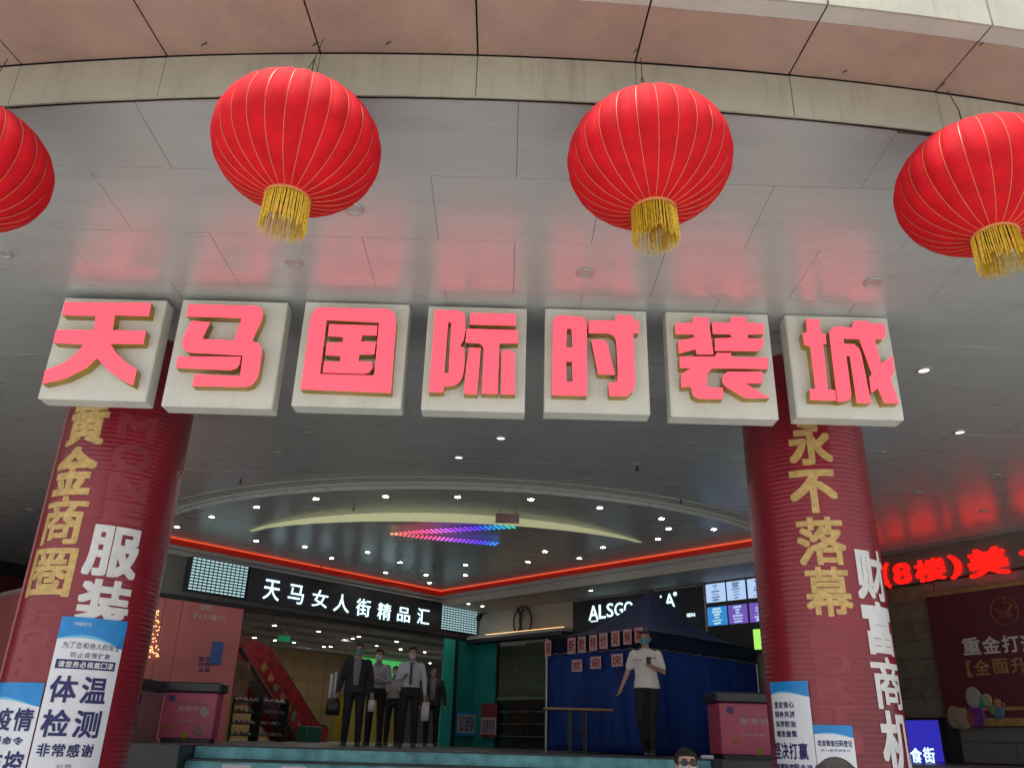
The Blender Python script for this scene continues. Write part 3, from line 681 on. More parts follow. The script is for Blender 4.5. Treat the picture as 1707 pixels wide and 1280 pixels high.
ORD = 'first second third fourth fifth sixth seventh eighth ninth tenth eleventh twelfth thirteenth fourteenth fifteenth sixteenth'.split()
arcl = sorted(inner[:10]); vl = sorted(inner[10:])
for i, (px, py) in enumerate(arcl): put_light(px, py, TRAY-.002, 2, 'lit downlight, %s from the left in the curved row along the ceiling step' % ORD[i], 1.0, 'curved row of lit downlights')
for i, (px, py) in enumerate(vl): put_light(px, py, TRAY-.002, 2, 'lit downlight, %s from the left of those scattered inside the red V cornice' % ORD[i], 1.0, 'lit downlights inside the red V')
for px, py, lb in ((985, 984, 'lit downlight in the pale soffit above the clock wall, nearest the dark shop sign'), (781, 1006, 'left of two small lit downlights above the clock ledge'), (804, 1010, 'right of two small lit downlights above the clock ledge')):
    put_light(px, py, 4.718, 2, lb, .9, 'lit downlights in the right soffit')
# sprinkler heads
sp0 = None
for px, py, lb in [(402, 792, 'small sprinkler head above the left end of the curved step'), (1062, 770, 'small sprinkler head below the fifth letter box'), (724, 938, 'small sprinkler head near the middle of the red V'), (590, 838, 'small sprinkler head in the lit curved row'), (535, 935, 'small sprinkler head beside the left red strip'), (1135, 825, 'small sprinkler head right of the cove glow')]:
    z = CEIL if py < 800 else TRAY; p_ = at_z(px, py+6, z)
    if sp0 is None:
        sp0 = MB().tube([(0, 0, 0), (0, 0, -.06)], .012, 6).lathe([(.001, -.06), (.03, -.062), (.03, -.068), (.001, -.07)], 12).build('sprinkler', M_dark); o = sp0
    else: o = sp0.copy(); COL.objects.link(o)
    o.location = p_; tag(o, lb, 'sprinkler', 'sprinkler heads in the ceiling')

# rainbow light feature: two arms of short glowing bars
rain = [(0, (1, .45, .15)), (.12, (1, .12, .15)), (.3, (.95, .08, .3)), (.42, (.75, .15, .7)), (.55, (.35, .05, .95)), (.72, (.06, .04, 1)), (.85, (.02, .3, .9)), (1, (.03, .7, .45))]
def rc(t):
    for (a, c0), (b, c1) in zip(rain, rain[1:]):
        if t <= b: k = (t-a)/(b-a); return tuple(x+(y-x)*k for x, y in zip(c0, c1))
    return rain[-1][1]
tip = at_z(650, 889, TRAY-.06); e1 = at_z(858, 876, TRAY-.06); e2 = at_z(830, 906, TRAY-.06)
tl = thing('rainbow_chandelier', tip, 'V shaped ceiling light of rainbow coloured glowing bars pointing left', 'ceiling lamp')
for arm, e in enumerate((e1, e2)):
    n = 26
    for i in range(n):
        t_ = (i+.5)/n; tt = t_*(1 if arm == 0 else .85)
        c = tip.lerp(e, t_); d = (e-tip).normalized(); s_ = Vector((-d.y, d.x, 0)); hw = .04+.22*min(1, t_*3)*.5
        k = int(tt*14)
        m_ = mat('rainbow_%d' % k, (.1, .1, .1), .5, emit=rc((k+.5)/14), es=.85)
        for q in (-1, 0, 1):
            cc = c+s_*(hw*q*.66)
            u = d*.019; v = s_*hw*.2
            mb = MB(); P4 = [cc-u-v, cc+u-v, cc+u+v, cc-u+v]
            mb.slab([(a_.x, a_.y) for a_ in P4], TRAY-.075, TRAY-.06); mb.build('light_bar', m_, tl)
    a_, b_ = tip, e
MB().tube([tip+Vector((.1, 0, -.0)), tip.lerp(e1, .98)+Vector((0, 0, .012))], .01, 4).tube([tip+Vector((.1, 0, 0)), tip.lerp(e2, .98)+Vector((0, 0, .012))], .01, 4).tube([tip.lerp(e1, .5)+Vector((0, 0, .012)), (tip.lerp(e1, .5).x, tip.lerp(e1, .5).y, TRAY)], .01, 4).build('frame', M_dark, tl)
c = at_z(846, 858, TRAY-.12); o = MB().box(c.x-.19, c.x+.19, c.y, c.y+.06, TRAY-.24, TRAY-.10).tube([(c.x-.12, c.y+.03, TRAY-.1), (c.x-.12, c.y+.03, TRAY)], .006, 5).tube([(c.x+.12, c.y+.03, TRAY-.1), (c.x+.12, c.y+.03, TRAY)], .006, 5).build('hanging_sign', mat('hanging_sign_mauve', (.18, .10, .10), .5), None, c)
tag(o, 'small mauve rectangular box hanging from the ceiling beside the cove glow', 'hanging sign')
# ================================================================== SHOPFRONTS
def fchar(fr, ch, xl, yt, xr, yb, m, parent, off=0.0, bold=2, w=.03, depth=0.0, name='character'):
    x0 = fr.hit(xl, (yt+yb)/2, off)[0]; x1 = fr.hit(xr, (yt+yb)/2, off)[0]; xm = (xl+xr)/2
    z1 = fr.hit(xm, yt, off)[1]; z0 = fr.hit(xm, yb, off)[1]
    return glyph(MB(fr.M), ch, x0, x1, z0, z1, off, bold, w, depth).build(name, m, parent)
# long sign over the left shop
bx = [FL.hit(415, 965, -.12)[0], FL.hit(735, 1034, -.12)[0], FL.hit(318, 955, -.12)[0], FL.hit(796, 1036, -.12)[0]]
ZS1, ZS0 = 4.80, 4.16
sg = thing('shop_sign', FL.w((bx[0]+bx[1])/2, -.1, ZS0), 'long black shop sign with white brush characters between two lit LED grids', 'shop sign')
MB(FL.M).box(bx[0], bx[1], -.12, .11, ZS0, ZS1).build('sign_board', M_black, sg)
MB(FL.M).box(bx[0]-.01, bx[1]+.01, -.15, -.121, ZS0-.03, ZS0+.0).build('bottom_trim', M_dark, sg)
MB(FL.M).box(bx[0]-.01, bx[1]+.01, -.15, -.121, ZS1-.004, ZS1+.02).build('top_trim', M_cornw, sg)
for ch, xl, yt, xr, yb in [('天', 440, 966, 467, 1000), ('马', 481, 974, 507, 1006), ('女', 521, 983, 547, 1012), ('人', 557, 990, 583, 1020), ('街', 594, 998, 618, 1027), ('精', 630, 1005, 652, 1033), ('品', 663, 1012, 684, 1036), ('汇', 696, 1014, 716, 1040)]:
    fchar(FL, ch, xl, yt, xr, yb, M_ledw, sg, -.14, 1, .003, .01)
for k, (a, b) in enumerate(((bx[2], bx[0]-.03), (bx[1]+.03, bx[3]))):
    MB(FL.M).box(a, b, -.10, .11, ZS0, ZS1).build('led_cabinet', mat('led_cabinet_dark', (.035, .055, .06), .4), sg)
    m = MB(FL.M); nx = 13; nz = 11; w = (b-a)/nx; h = (ZS1-ZS0)/nz
    for i in range(nx):
        for j in range(nz): m.box(a+w*(i+.14), a+w*(i+.86), -.108, -.101, ZS0+h*(j+.28), ZS0+h*(j+.74))
    m.build('led_grid', M_ledt, sg)['kind'] = 'stuff'

# pink wall left of the opening
pw = thing('pink_wall_display', FL.w((sPL+sP)/2, 0, PLAT), 'pink panelled shop display wall with the word FASHION left of the entrance', 'display wall')
s3 = [sPL-1.2, FL.hit(268, 1050)[0], FL.hit(298, 1050)[0], sP]
for a, b in zip(s3, s3[1:]): MB(FL.M).box(a+.006, b-.006, .0, .3, PLAT, 3.965, .008).build('wall_panel', M_pinkw, pw)
for i, ch in enumerate('FASHION'): fchar(FL, ch, 324+i*7.6, 1021+i*.9, 330+i*7.6, 1030+i*.9, M_bwhite, pw, -.003, 0, .01)
for i, ch in enumerate('潮流时尚女装'): fchar(FL, ch, 331+(i % 2)*10, 1094+(i//2)*9, 340+(i % 2)*10, 1102+(i//2)*9, M_navy, pw, -.003, 1, .02)
def fbox(fr, xl, yt, xr, yb, y0, y1, name, m, parent, bev=0):
    a, z1 = fr.hit(xl, yt); b, z0 = fr.hit(xr, yb); return MB(fr.M).box(min(a, b), max(a, b), y0, y1, min(z0, z1), max(z0, z1), bev).build(name, m, parent)
fbox(FL, 334, 1006, 351, 1018, -.012, -.001, 'printed_label', M_card, pw)
fbox(FL, 354, 1068, 367, 1108, -.03, -.002, 'blue_tag', mat('tag_blue', (.05, .12, .35), .4), pw, .01)
# gold fairy lights by the pillar
fl = MB(FL.M)
for i in range(70):
    x_, z_ = FL.hit(random.uniform(246, 262), random.uniform(1012, 1100)); fl.ball((x_, -.05+random.uniform(-.04, .04), z_), .014, 6)
fo = tag(fl.build('string_lights', mat('fairy_gold', (.8, .6, .3), .4, emit=(1, .62, .25), es=.9)), 'gold string lights glittering in the window behind the left pillar', 'string lights'); fo['kind'] = 'thing'

# room inside the left shop
rm = tag(bpy.data.objects.new('shop_interior', None), kind='structure'); COL.objects.link(rm); rm['_base'] = (0, 0, 0)
MB(FL.M).box(-9, 14, .33, 9.5, 4.0, 4.08).build('ceiling', M_wallw, rm); MB(FL.M).box(-9, 14, .4, 6.9, PLAT, PLAT+.006).build('floor', mat('shop_floor', (.42, .40, .36), .25, var=.1), rm)
wx0 = FL.hit(395, 1100, 6.8)[0]; wx1 = FL.hit(594, 1100, 6.8)[0]
nb = 9
for i in range(nb):
    a = wx0-1+(wx1-wx0+1)*i/nb; b = wx0-1+(wx1-wx0+1)*(i+1)/nb
    for j in range(3): MB(FL.M).box(a+.006, b-.006, 6.8, 6.85, PLAT+j*.84, PLAT+(j+1)*.84-.01).build('wood_panel', M_woodw, rm)
MB(FL.M).box(-9, 14, 7.0, 7.1, PLAT, 4.08).build('back_wall', M_stone, rm)
MB(FL.M).box(-9, -8.9, .33, 9.5, PLAT, 4.0).build('side_wall', M_pinkw, rm)
for yy_ in (1.3, 2.6, 4.0, 5.4):
    MB(FL.M).box(-7, 4, yy_, yy_+.10, 3.93, 3.998).build('light_rail', M_alu, rm)
g0 = FL.hit(592, 1082, 6.6); g1 = FL.hit(684, 1142, 6.6)
gs = thing('green_screen_display', FL.w((g0[0]+g1[0])/2, 6.6, g1[1]), 'large bright green display screen deep inside the shop behind the staff', 'screen')
MB(FL.M).box(g0[0], g1[0], 6.62, 6.7, g1[1], g0[1]).build('frame', M_dark, gs); MB(FL.M).box(g0[0]+.03, g1[0]-.03, 6.60, 6.618, g1[1]+.03, g0[1]-.03).build('screen_face', M_scrg, gs)
yc = thing('yellow_counter', FL.w(0, 5.5, PLAT), 'dull yellow counter behind the group of staff', 'counter')
c0 = FL.hit(575, 1200, 5.0)[0]; c1 = FL.hit(668, 1200, 5.0)[0]
MB(FL.M).box(c0, c1, 5.0, 5.5, PLAT, PLAT+1.25, .01).build('counter_body', M_yel, yc); MB(FL.M).box(c0-.03, c1+.03, 4.97, 5.53, PLAT+1.252, PLAT+1.29).build('counter_top', M_wood, yc)
for i, (px, py) in enumerate([(408, 1045), (455, 1052), (458, 1067), (540, 1078), (545, 1064), (588, 1064), (628, 1076), (637, 1084), (668, 1082), (672, 1090), (708, 1087), (717, 1105), (726, 1097)]):
    put_light(px, py, 3.996, 2, 'lit downlight inside the left shop ceiling, %s from the left' % ORD[i], 1.0, 'shop ceiling downlights')
for i in range(12):  # extra downlights in two rows, added only to brighten the shop room
    o = copy_tree(proto[2]); o.location = FL.w(-6+1.05*(i % 6)*1.2, 1.9+2.8*(i//6), 3.996); o['label'] = 'added fill downlight in the %s row inside the left shop ceiling, %s from the left' % (['front', 'rear'][i//6], ORD[i % 6]); o['group'] = 'shop ceiling downlights'; o.scale = (1.25,)*3
# exit sign (green, small, plain running figure panel)
e0 = FL.hit(466, 1058, 1.2); es_ = thing('exit_sign', FL.w(e0[0], 1.2, e0[1]), 'small dim green emergency exit sign hanging inside the shop ceiling', 'exit sign')
MB(FL.M).box(e0[0], e0[0]+.30, 1.2, 1.23, e0[1]-.12, e0[1]).build('sign_box', mat('exit_green', (.01, .14, .06), .4, emit=(.02, .3, .1), es=.25), es_)
MB(FL.M).tube([(e0[0]+.15, 1.215, e0[1]), (e0[0]+.15, 1.215, 4.0)], .006, 5).build('rod', M_dark, es_)
# escalator with printed red side
ef = Frame(tuple(FL.w(0, 2.6, 0)[:2]), FL.x[:2])
def eh(px, py): return ef.hit(px, py)
es2 = thing('escalator', ef.w(*((eh(520, 1235)[0]), 0, PLAT)), 'escalator with a red patterned side rising to the left inside the shop', 'escalator')
A_, B_, C_, D_ = eh(452, 1078), eh(528, 1240), eh(492, 1240), eh(400, 1075)
D_ = eh(398, 1080)
top = [A_, (B_[0]+.05, PLAT+.35), (B_[0]+.3, PLAT+.3), (B_[0]+.3, PLAT), (C_[0], PLAT), D_, (D_[0]-1.5, D_[1]+.6), (A_[0]-1.6, A_[1]+.55)]
top = [(x_, min(z_, 3.97)) for x_, z_ in top]
MB(ef.M).prism(top, 0, .10).build('side_panel', M_escr, es2)
MB(ef.M).prism([(x_, z_) for x_, z_ in top], 1.0, 1.1).build('side_panel', M_escr, es2)
d = Vector((B_[0]-A_[0], 0, (PLAT+.35)-A_[1])).normalized()
for yy_ in (.05, 1.05):
    MB(ef.M).tube([(A_[0], yy_, A_[1]+.03), (B_[0]+.02, yy_, PLAT+.40), (B_[0]+.25, yy_, PLAT+.36), (B_[0]+.34, yy_, PLAT+.22)], .03, 8).build('handrail', M_dark, es2)
MB(ef.M).tube([(D_[0]+.03, -.02, D_[1]), (C_[0]+.02, -.02, PLAT+.05)], .05, 6).build('skirt_rail', M_dark, es2)
ns = 16
for i in range(ns):
    t_ = (i+.5)/ns; x_ = A_[0]+(B_[0]-A_[0])*t_; z_ = (A_[1]-.6)+((PLAT+.02)-(A_[1]-.6))*t_
    MB(ef.M).box(x_-.12, x_+.12, .11, .99, z_-.1, z_+.08).build('step', M_alu, es2)
for i in range(7):   # pale printed figures on the red side
    t_ = .12+i*.12; x_ = A_[0]+(B_[0]-A_[0])*t_-.30; z_ = A_[1]+((PLAT+.3)-A_[1])*t_-.25
    m = MB(ef.M); n_ = 9; pts = [(x_+(.03+.08*random.random())*math.cos(k*2*math.pi/n_), z_+(.05+.13*random.random())*math.sin(k*2*math.pi/n_)) for k in range(n_)]
    m.prism(pts, -.004, -.001); m.build('printed_figure', random.choice([mat('print_tan', (.22, .14, .10), .5, var=.5, vscale=15), M_bgold, M_glassg]), es2)
# shelves of goods
sf = Frame(tuple(FL.w(0, 1.0, 0)[:2]), FL.x[:2])
a0_, zt_ = sf.hit(390, 1172); a1_, _ = sf.hit(480, 1190)
sh = thing('display_shelf', sf.w((a0_+a1_)/2, 0, PLAT), 'black display rack with rows of small pale goods left of the escalator foot', 'shelf')
for z_ in (PLAT+.12, PLAT+.34, PLAT+.56, PLAT+.78):
    MB(sf.M).box(a0_, a1_, 0, .32, z_-.02, z_).build('shelf_board', M_dark, sh)
for x_ in (a0_, (a0_+a1_)/2, a1_): MB(sf.M).box(x_-.02, x_+.02, 0, .34, PLAT, PLAT+.86).build('upright', M_dark, sh)
goods = None; gm = [mat('goods_%d' % i, c, .5) for i, c in enumerate([(.35, .33, .30), (.25, .22, .2), (.30, .12, .12), (.12, .18, .22), (.4, .36, .25)])]
for z_ in (PLAT+.12, PLAT+.34, PLAT+.56, PLAT+.78):
    x_ = a0_+.09
    while x_ < a1_-.08:
        if abs(x_-(a0_+a1_)/2) > .06:
            kq = random.randrange(5); o = MB(sf.M).loft([(x_, .1, z_+.001, .045, .09), (x_, .1, z_+.03, .045, .08), (x_, .14, z_+.05, .03, .04), (x_, .15, z_+.07, .025, .03)], 8).build('shoe', gm[kq], None, sf.w(x_, .1, z_), smooth=True)
            l_ = '%s shoe on the %s shelf of the black rack, %s half' % (['light grey', 'dim brown', 'dull red', 'blue grey', 'cream'][kq], ['bottom', 'second lowest', 'third', 'top'][round((z_-PLAT-.12)/.22)], 'left' if x_ < (a0_+a1_)/2 else 'right'); tag(o, l_, 'shoe', l_+' group')
        x_ += random.uniform(.11, .15)
y0_, _ = sf.hit(367, 1200); MBy = MB(sf.M).box(y0_, a0_-.06, -.05, .3, PLAT, PLAT+.86, .01).build('yellow_stand', M_yel, None, sf.w(y0_, 0, PLAT)); tag(MBy, 'yellow display stand between the pink wall and the shelf of goods', 'display stand')
c_ = sf.hit(530, 1225); tb = MB(sf.M).box(c_[0]-.16, c_[0]+.25, .2, .6, PLAT, PLAT+.34, .02).build('storage_box', mat('box_teal', (.01, .09, .07), .5), None, sf.w(c_[0], .3, PLAT)); tag(tb, 'low dark teal box on the floor beside the dark suited man', 'box')
# hanging clothes picture left of escalator
q = MB(sf.M); xa, za = sf.hit(392, 1095); xb, zb2 = sf.hit(428, 1175)
cp = MB(sf.M).box(xa, xb+.1, .6, .63, zb2, za).build('fashion_poster', mat('poster_tan', (.30, .17, .10), .5, var=.45, vscale=5), None, sf.w(xa, .6, zb2)); tag(cp, 'tan and cream clothing poster below the dark underside of the escalator', 'poster')

# glass doors at the corner
gd = thing('glass_door', FL.w(sD, 0, PLAT), 'teal framed glass entrance door folded open at the wall corner', 'door')
for a_px, b_px, m_, nm, y0 in [(737, 755, M_teal3, 'door_edge', -.04), (755.5, 762, M_dark, 'hinge_post', -.02), (762.5, 798, M_teal2, 'glass_leaf', 0)]:
    a = FL.hit(a_px, 1120)[0]; b = FL.hit(b_px, 1120)[0]; MB(FL.M).box(a, b-.004, y0, y0+.05, PLAT, 3.965).build(nm, m_, gd)
hx, hz = FL.hit(738, 1158); MB(FL.M).tube([(hx, -.08, hz-.15), (hx, -.08, hz+.15)], .012, 6).build('handle', M_alu, gd)
for px0, py0, px1, py1, lb, hd in [(763, 1184, 801, 1227, 'white notice with a blue border on the teal glass door', M_blue), (803, 1172, 827, 1228, 'red and white poster stand beside the notice on the teal door', M_red)]:
    F_ = FL if px0 < 800 else FR; o_ = -.10
    a, z1_ = F_.hit(px0, py0, o_); b, z0_ = F_.hit(px1, py1, o_)
    t = thing('notice_board', F_.w((a+b)/2, o_, z0_), lb, 'notice')
    MB(F_.M).box(a, b, o_, o_+.02, z0_, z1_).build('frame', M_blue if px0 < 800 else mat('red_matt', (.2, .03, .03), .5), t)
    zc = z1_-(z1_-z0_)*(.12 if px0 < 800 else .42)
    MB(F_.M).box(a+.01, b-.01, o_-.006, o_-.001, z0_+.06, zc).build('sheet', M_card if px0 > 800 else mat('notice_white', (.42, .42, .42), .5), t)
    for r_ in range(4): line(MB(F_.M), ['共同防控', '方便快捷', '欢迎登记', '请本人进'][r_], a+.06, b-.06, zc-.08-r_*(zc-z0_-.12)/4.3-.05, zc-.05-r_*(zc-z0_-.12)/4.3, o_-.008, 1).build('lettering', M_navy, t)

# glazed shopfront of the right wall, left of the tent
sfp = thing('glass_shopfront', FR.w((sd1+sd2)/2, 0, PLAT), 'dark glass shopfront with a green grey wall behind it under the clock ledge', 'shopfront')
sA = FR.hit(800, 1120)[0]
MB(FR.M).box(-.15, sd1-.05, .0, .05, PLAT, 3.975).build('teal_glass', M_teal2, sfp)
zq = FR.hit(870, 1163)[1]
MB(FR.M).box(sd1+.03, sd2-.03, .9, .95, zq, 3.975).build('green_wall', M_glassg, sfp)
MB(FR.M).box(sd1-.04, sd2-.03, .02, .06, PLAT, zq).build('dark_pane', M_glassd, sfp)
MB(FR.M).box(sd1-.04, sd1+.0, -.02, .06, PLAT, 3.975).build('mullion', M_dark, sfp); MB(FR.M).box(sd2-.03, sd2+.03, -.03, .06, PLAT, 3.975).build('mullion', M_alu, sfp)
MB(FR.M).box(sd1, sd2, .0, .07, zq-.02, zq+.02).build('transom', M_glassg, sfp)
for k_, px in enumerate((846, 880)): x_ = FR.hit(px, 1200)[0]; MB(FR.M).box(x_-.012, x_+.012, -.005, .018, PLAT, zq-.02).build('mullion', M_dark, sfp)
MB(FR.M).box(sd1, sd2, .95, 3, 3.98, 4.0).build('inner_ceiling', M_wall, sfp); MB(FR.M).box(sd1-2, sd2+3, .96, 1.0, PLAT, 3.97).build('inner_wall', M_glassg, sfp)
for ch, xl in (('人', 853), ('人', 870)): fchar(FR, ch, xl, 1112, xl+12, 1125, M_alu, sfp, .89, 0, .01)
for px, py in ((867, 1095), (905, 1090)):
    put_light(px, py, 3.97, 2, '%s of two lit downlights behind the dark glass under the clock ledge' % ('left' if px < 880 else 'right'), .8, 'downlights behind the dark glass')
# low shelves seen faintly through the dark pane
for i in range(5): MB(FR.M).box(sd1+.05, sd2-.08, -.004, .015, PLAT+.25+i*.27, PLAT+.265+i*.27).build('shelf_line', M_glassg, sfp)

# clock on the ledge
cxk, czk = FR.hit(868, 1038, -.22); rk = .33; czk += .04
ck = thing('ring_clock', FR.w(cxk, -.22, lz0), 'open black metal ring clock with curved figure inside, standing on the warm lit ledge', 'clock')
def ring(mb, c, r, t, n=40, a0=0, a1=2*math.pi, y=0.0):
    pts = [(c[0]+r*(.95 if y < -.14 else 1)*math.cos(a0+(a1-a0)*i/n), y, c[1]+r*(1.1 if y < -.14 else 1)*math.sin(a0+(a1-a0)*i/n)) for i in range(n+1)]; return mb.tube(pts, t, 6)
ring(MB(FR.M), (cxk, czk), rk, .024, y=-.16).build('front_ring', M_dark, ck, smooth=True)
m = MB(FR.M)
for i in range(12): a = i*math.pi/6; m.tube([(cxk+rk*.80*math.cos(a), -.16, czk+rk*.95*math.sin(a)), (cxk+rk*.95*math.cos(a), -.16, czk+rk*1.1*math.sin(a))], .014, 5)
m.build('hour_marks', M_dark, ck)
ring(ring(MB(FR.M), (cxk-.34, czk), .34, .035, 16, -.95, .95, -.2), (cxk+.30, czk+.02), .36, .035, 16, math.pi-.8, math.pi+.8, -.2).build('curved_figure', M_dark, ck)
MB(FR.M).tube([(cxk, -.23, czk), (cxk+.16, -.23, czk+.14)], .012, 5).tube([(cxk, -.23, czk), (cxk-.02, -.23, czk+.24)], .010, 5).build('hands', M_dark, ck)
MB(FR.M).box(cxk-.16, cxk+.16, -.33, -.12, czk-rk-.06, czk-rk+.01).build('foot', M_dark, ck)
cx2, cz2 = FR.hit(803, 1034, -.2)
sp_ = thing('spotlight', FR.w(cx2, -.1, cz2), 'small black spotlight on the wall at the right end of the LED sign', 'spotlight')
MB(FR.M).tube([(cx2, 0, cz2+.22), (cx2, -.2, cz2+.15)], .012, 5).build('bracket', M_dark, sp_); MB(FR.M).tube([(cx2-.03, -.16, cz2+.18), (cx2+.02, -.34, cz2+.02)], [.04, .07], 10).build('lamp_head', M_dark, sp_)

# dark shop sign with white Latin letters, partly behind the tent
X0, ZA = FR.hit(955, 1003, -.08); X1, _ = FR.hit(1174, 1000, -.08); ZB = FR.hit(955, 1052, -.08)[1]-.05
ZA = min(ZA, 4.70)
al = thing('dark_shop_sign', FR.w((X0+X1)/2, -.08, ZB), 'dark charcoal shop sign with white capital letters behind the tent top', 'shop sign')
MB(FR.M).box(X0, X1, -.08, -.002, ZB-.2, ZA).build('sign_board', M_board, al); MB(FR.M).box(X1+.005, X1+.05, -.1, -.002, ZB-.2, ZA).build('edge_trim', M_alu, al)
for ch, a, b, yt, yb in [('A', 981, 997, 1009, 1033), ('L', 998, 1009, 1007, 1030), ('S', 1011, 1022, 1005, 1028), ('G', 1024, 1038, 1004, 1026), ('O', 1040, 1055, 1002, 1024), ('V', 1090, 1103, 993, 1014), ('A', 1108, 1124, 989, 1011), ('®', 1122, 1128, 986, 993)]:
    fchar(FR, ch, a, yt, b, yb, M_ledw, al, -.095, 1, .004, .01)
fchar(FR, 'I', 981, 1034, 1000, 1036, M_ledw, al, -.095, 0)
line(MB(FR.M), 'NEWA', FR.hit(1149, 1020)[0], FR.hit(1163, 1020)[0], FR.hit(1150, 1029)[1], FR.hit(1150, 1023)[1], -.09, 1).build('lettering', M_ledw, al)

# video wall
vw = thing('video_wall', FR.w(FR.hit(1215, 1000)[0], -.1, 3.6), 'bank of lit square screens, pale blue above blue and purple, left of the right pillar', 'screens')
vx0 = FR.hit(1175, 1000, -.1)[0]; vx1 = FR.hit(1300, 1000, -.1)[0]; vz1 = FR.hit(1220, 965, -.1)[1]; vz0 = FR.hit(1220, 1042, -.1)[1]
MB(FR.M).box(vx0, vx1, -.09, -.002, 3.3, min(4.70, vz1+.04)).build('frame', M_dark, vw)
M_v = [mat('screen_pale', (.1, .1, .1), .3, emit=(.30, .42, .62), es=.9), mat('screen_blue', (.1, .1, .1), .3, emit=(.01, .16, .42), es=.9), mat('screen_purple', (.1, .1, .1), .3, emit=(.10, .05, .30), es=.9), mat('screen_ink', (.1, .1, .1), .3, emit=(.08, .12, .24), es=.9)]
cols = [(1178, 1210), (1213, 1244), (1248, 1282)]
for i, (a, b) in enumerate(cols):
    xa = FR.hit(a, 1000, -.1)[0]; xb = FR.hit(b, 1000, -.1)[0]
    for j, (yt, yb) in enumerate(((972, 1003), (1011, 1042))):
        sh_ = (FR.hit(1194, yt, -.1)[1], FR.hit(1194, yb, -.1)[1])
        m_ = M_v[0] if j == 0 else (M_v[1] if i == 0 else M_v[2])
        s_ = MB(FR.M).box(xa, xb, -.105, -.092, sh_[1], sh_[0]).build('screen', m_, vw)
        mb = MB(FR.M); mx_, mz_ = (xa+xb)/2, (sh_[0]+sh_[1])/2
        for q in range(6):
            w_ = random.uniform(.04, .13); h_ = random.uniform(.01, .03); zz_ = mz_-.14+q*.055; mb.face([(mx_-w_, -.107, zz_-h_), (mx_+w_, -.107, zz_-h_*.6), (mx_+w_*.8, -.107, zz_+h_), (mx_-w_*.9, -.107, zz_+h_*.7)])
        mb.build('picture', M_v[3] if j == 0 else M_ledt if i == 0 else M_v[0], s_)
gx0, gz1 = FR.hit(1256, 1049, -.2); gx1, gz0 = FR.hit(1276, 1081, -.2)
o = MB(FR.M).box(gx0, gx1, -.22, -.17, gz0, gz1).build('lime_sign', mat('lime_lit', (.3, .5, .1), .4, emit=(.30, .62, .10), es=.8), None, FR.w(gx0, -.2, gz0)); tag(o, 'small lit lime green panel just left of the right pillar below the screens', 'light box')

# right wing: red LED letters, billboard, blue screen
ls = thing('red_led_sign', FW.w(1.5, -.13, zb), 'row of glowing red characters reading (8楼)美 on the right wing band', 'LED sign')
for ch, a, yt, b, yb in [('(', 1470, 938, 1482, 980), ('8', 1488, 938, 1517, 973), ('楼', 1524, 931, 1575, 968), (')', 1581, 924, 1602, 964), ('美', 1611, 912, 1680, 960), ('食', 1699, 900, 1760, 948)]:
    fchar(FW, ch, a, yt, b, yb, M_ledr, ls, -.17, 2, .022, .03)
bx0_, bz1_ = FW.hit(1543, 996, -.1); _, bz0_ = FW.hit(1581, 1211, -.1)
bb = thing('billboard', FW.w(bx0_+2, -.1, bz0_), 'dark maroon billboard with round gold emblem, white and gold characters and balloons', 'billboard')
bx1_ = bx0_+5.0
MB(FW.M).box(bx0_, bx1_, -.10, -.005, bz0_, bz1_).build('panel', M_maroon, bb)
MB(FW.M).box(bx0_-.05, bx1_, -.13, -.101, bz1_-.0, bz1_+.05).build('gold_trim', M_bgold, bb); MB(FW.M).box(bx0_-.05, bx1_, -.115, -.101, bz1_+.055, bz1_+.075).build('gold_trim', M_bgold, bb)
for ch, a, yt, b, yb, m_ in [('重', 1604, 1062, 1634, 1091, M_bwhite), ('金', 1637, 1060, 1667, 1089, M_bwhite), ('打', 1670, 1058, 1699, 1087, M_bwhite), ('造', 1702, 1056, 1732, 1085, M_bwhite),
                             ('【', 1611, 1100, 1621, 1128, M_bgold), ('全', 1623, 1099, 1650, 1125, M_bgold), ('面', 1654, 1097, 1681, 1123, M_bgold), ('升', 1685, 1095, 1711, 1121, M_bgold), ('级', 1715, 1093, 1742, 1119, M_bgold)]:
    fchar(FW, ch, a, yt, b, yb, m_, bb, -.104, 1, .022)
ecx, ecz = FW.hit(1674, 1018, -.105); er = .23
eb = ring(MB(FW.M), (ecx, ecz), er, .014, 30, y=-.108).build('emblem', mat('emblem_bronze', (.20, .06, .03), .45), bb)
m = MB(FW.M)
ring(m, (ecx-.02, ecz+.16), .17, .022, 16, -2.5, -.35, -.108); ring(m, (ecx+.05, ecz-.02), .15, .016, 14, .2, 1.9, -.108); m.ball((ecx+.04, -.108, ecz+.19), (.03, .006, .03), 10)
m.build('emblem_curve', mat('emblem_bronze', (.2, .06, .03)), bb)
glyph(MB(FW.M), '天', ecx-.11, ecx-.01, ecz-.11, ecz+.03, -.106, 2, .03).build('lettering', MATS['emblem_bronze'], bb); glyph(MB(FW.M), '福', ecx+.0, ecx+.11, ecz-.11, ecz+.03, -.106, 2, .03).build('lettering', MATS['emblem_bronze'], bb)
def disc(fr, px, py, rpx, y, m_, parent, name):
    x_, z_ = fr.hit(px, py, y); r_ = rpx*.0115; mb = MB(fr.M); mb.ball((x_, y, z_), (r_, .012, r_*1.15), 14); return mb.build(name, m_, parent, smooth=True)
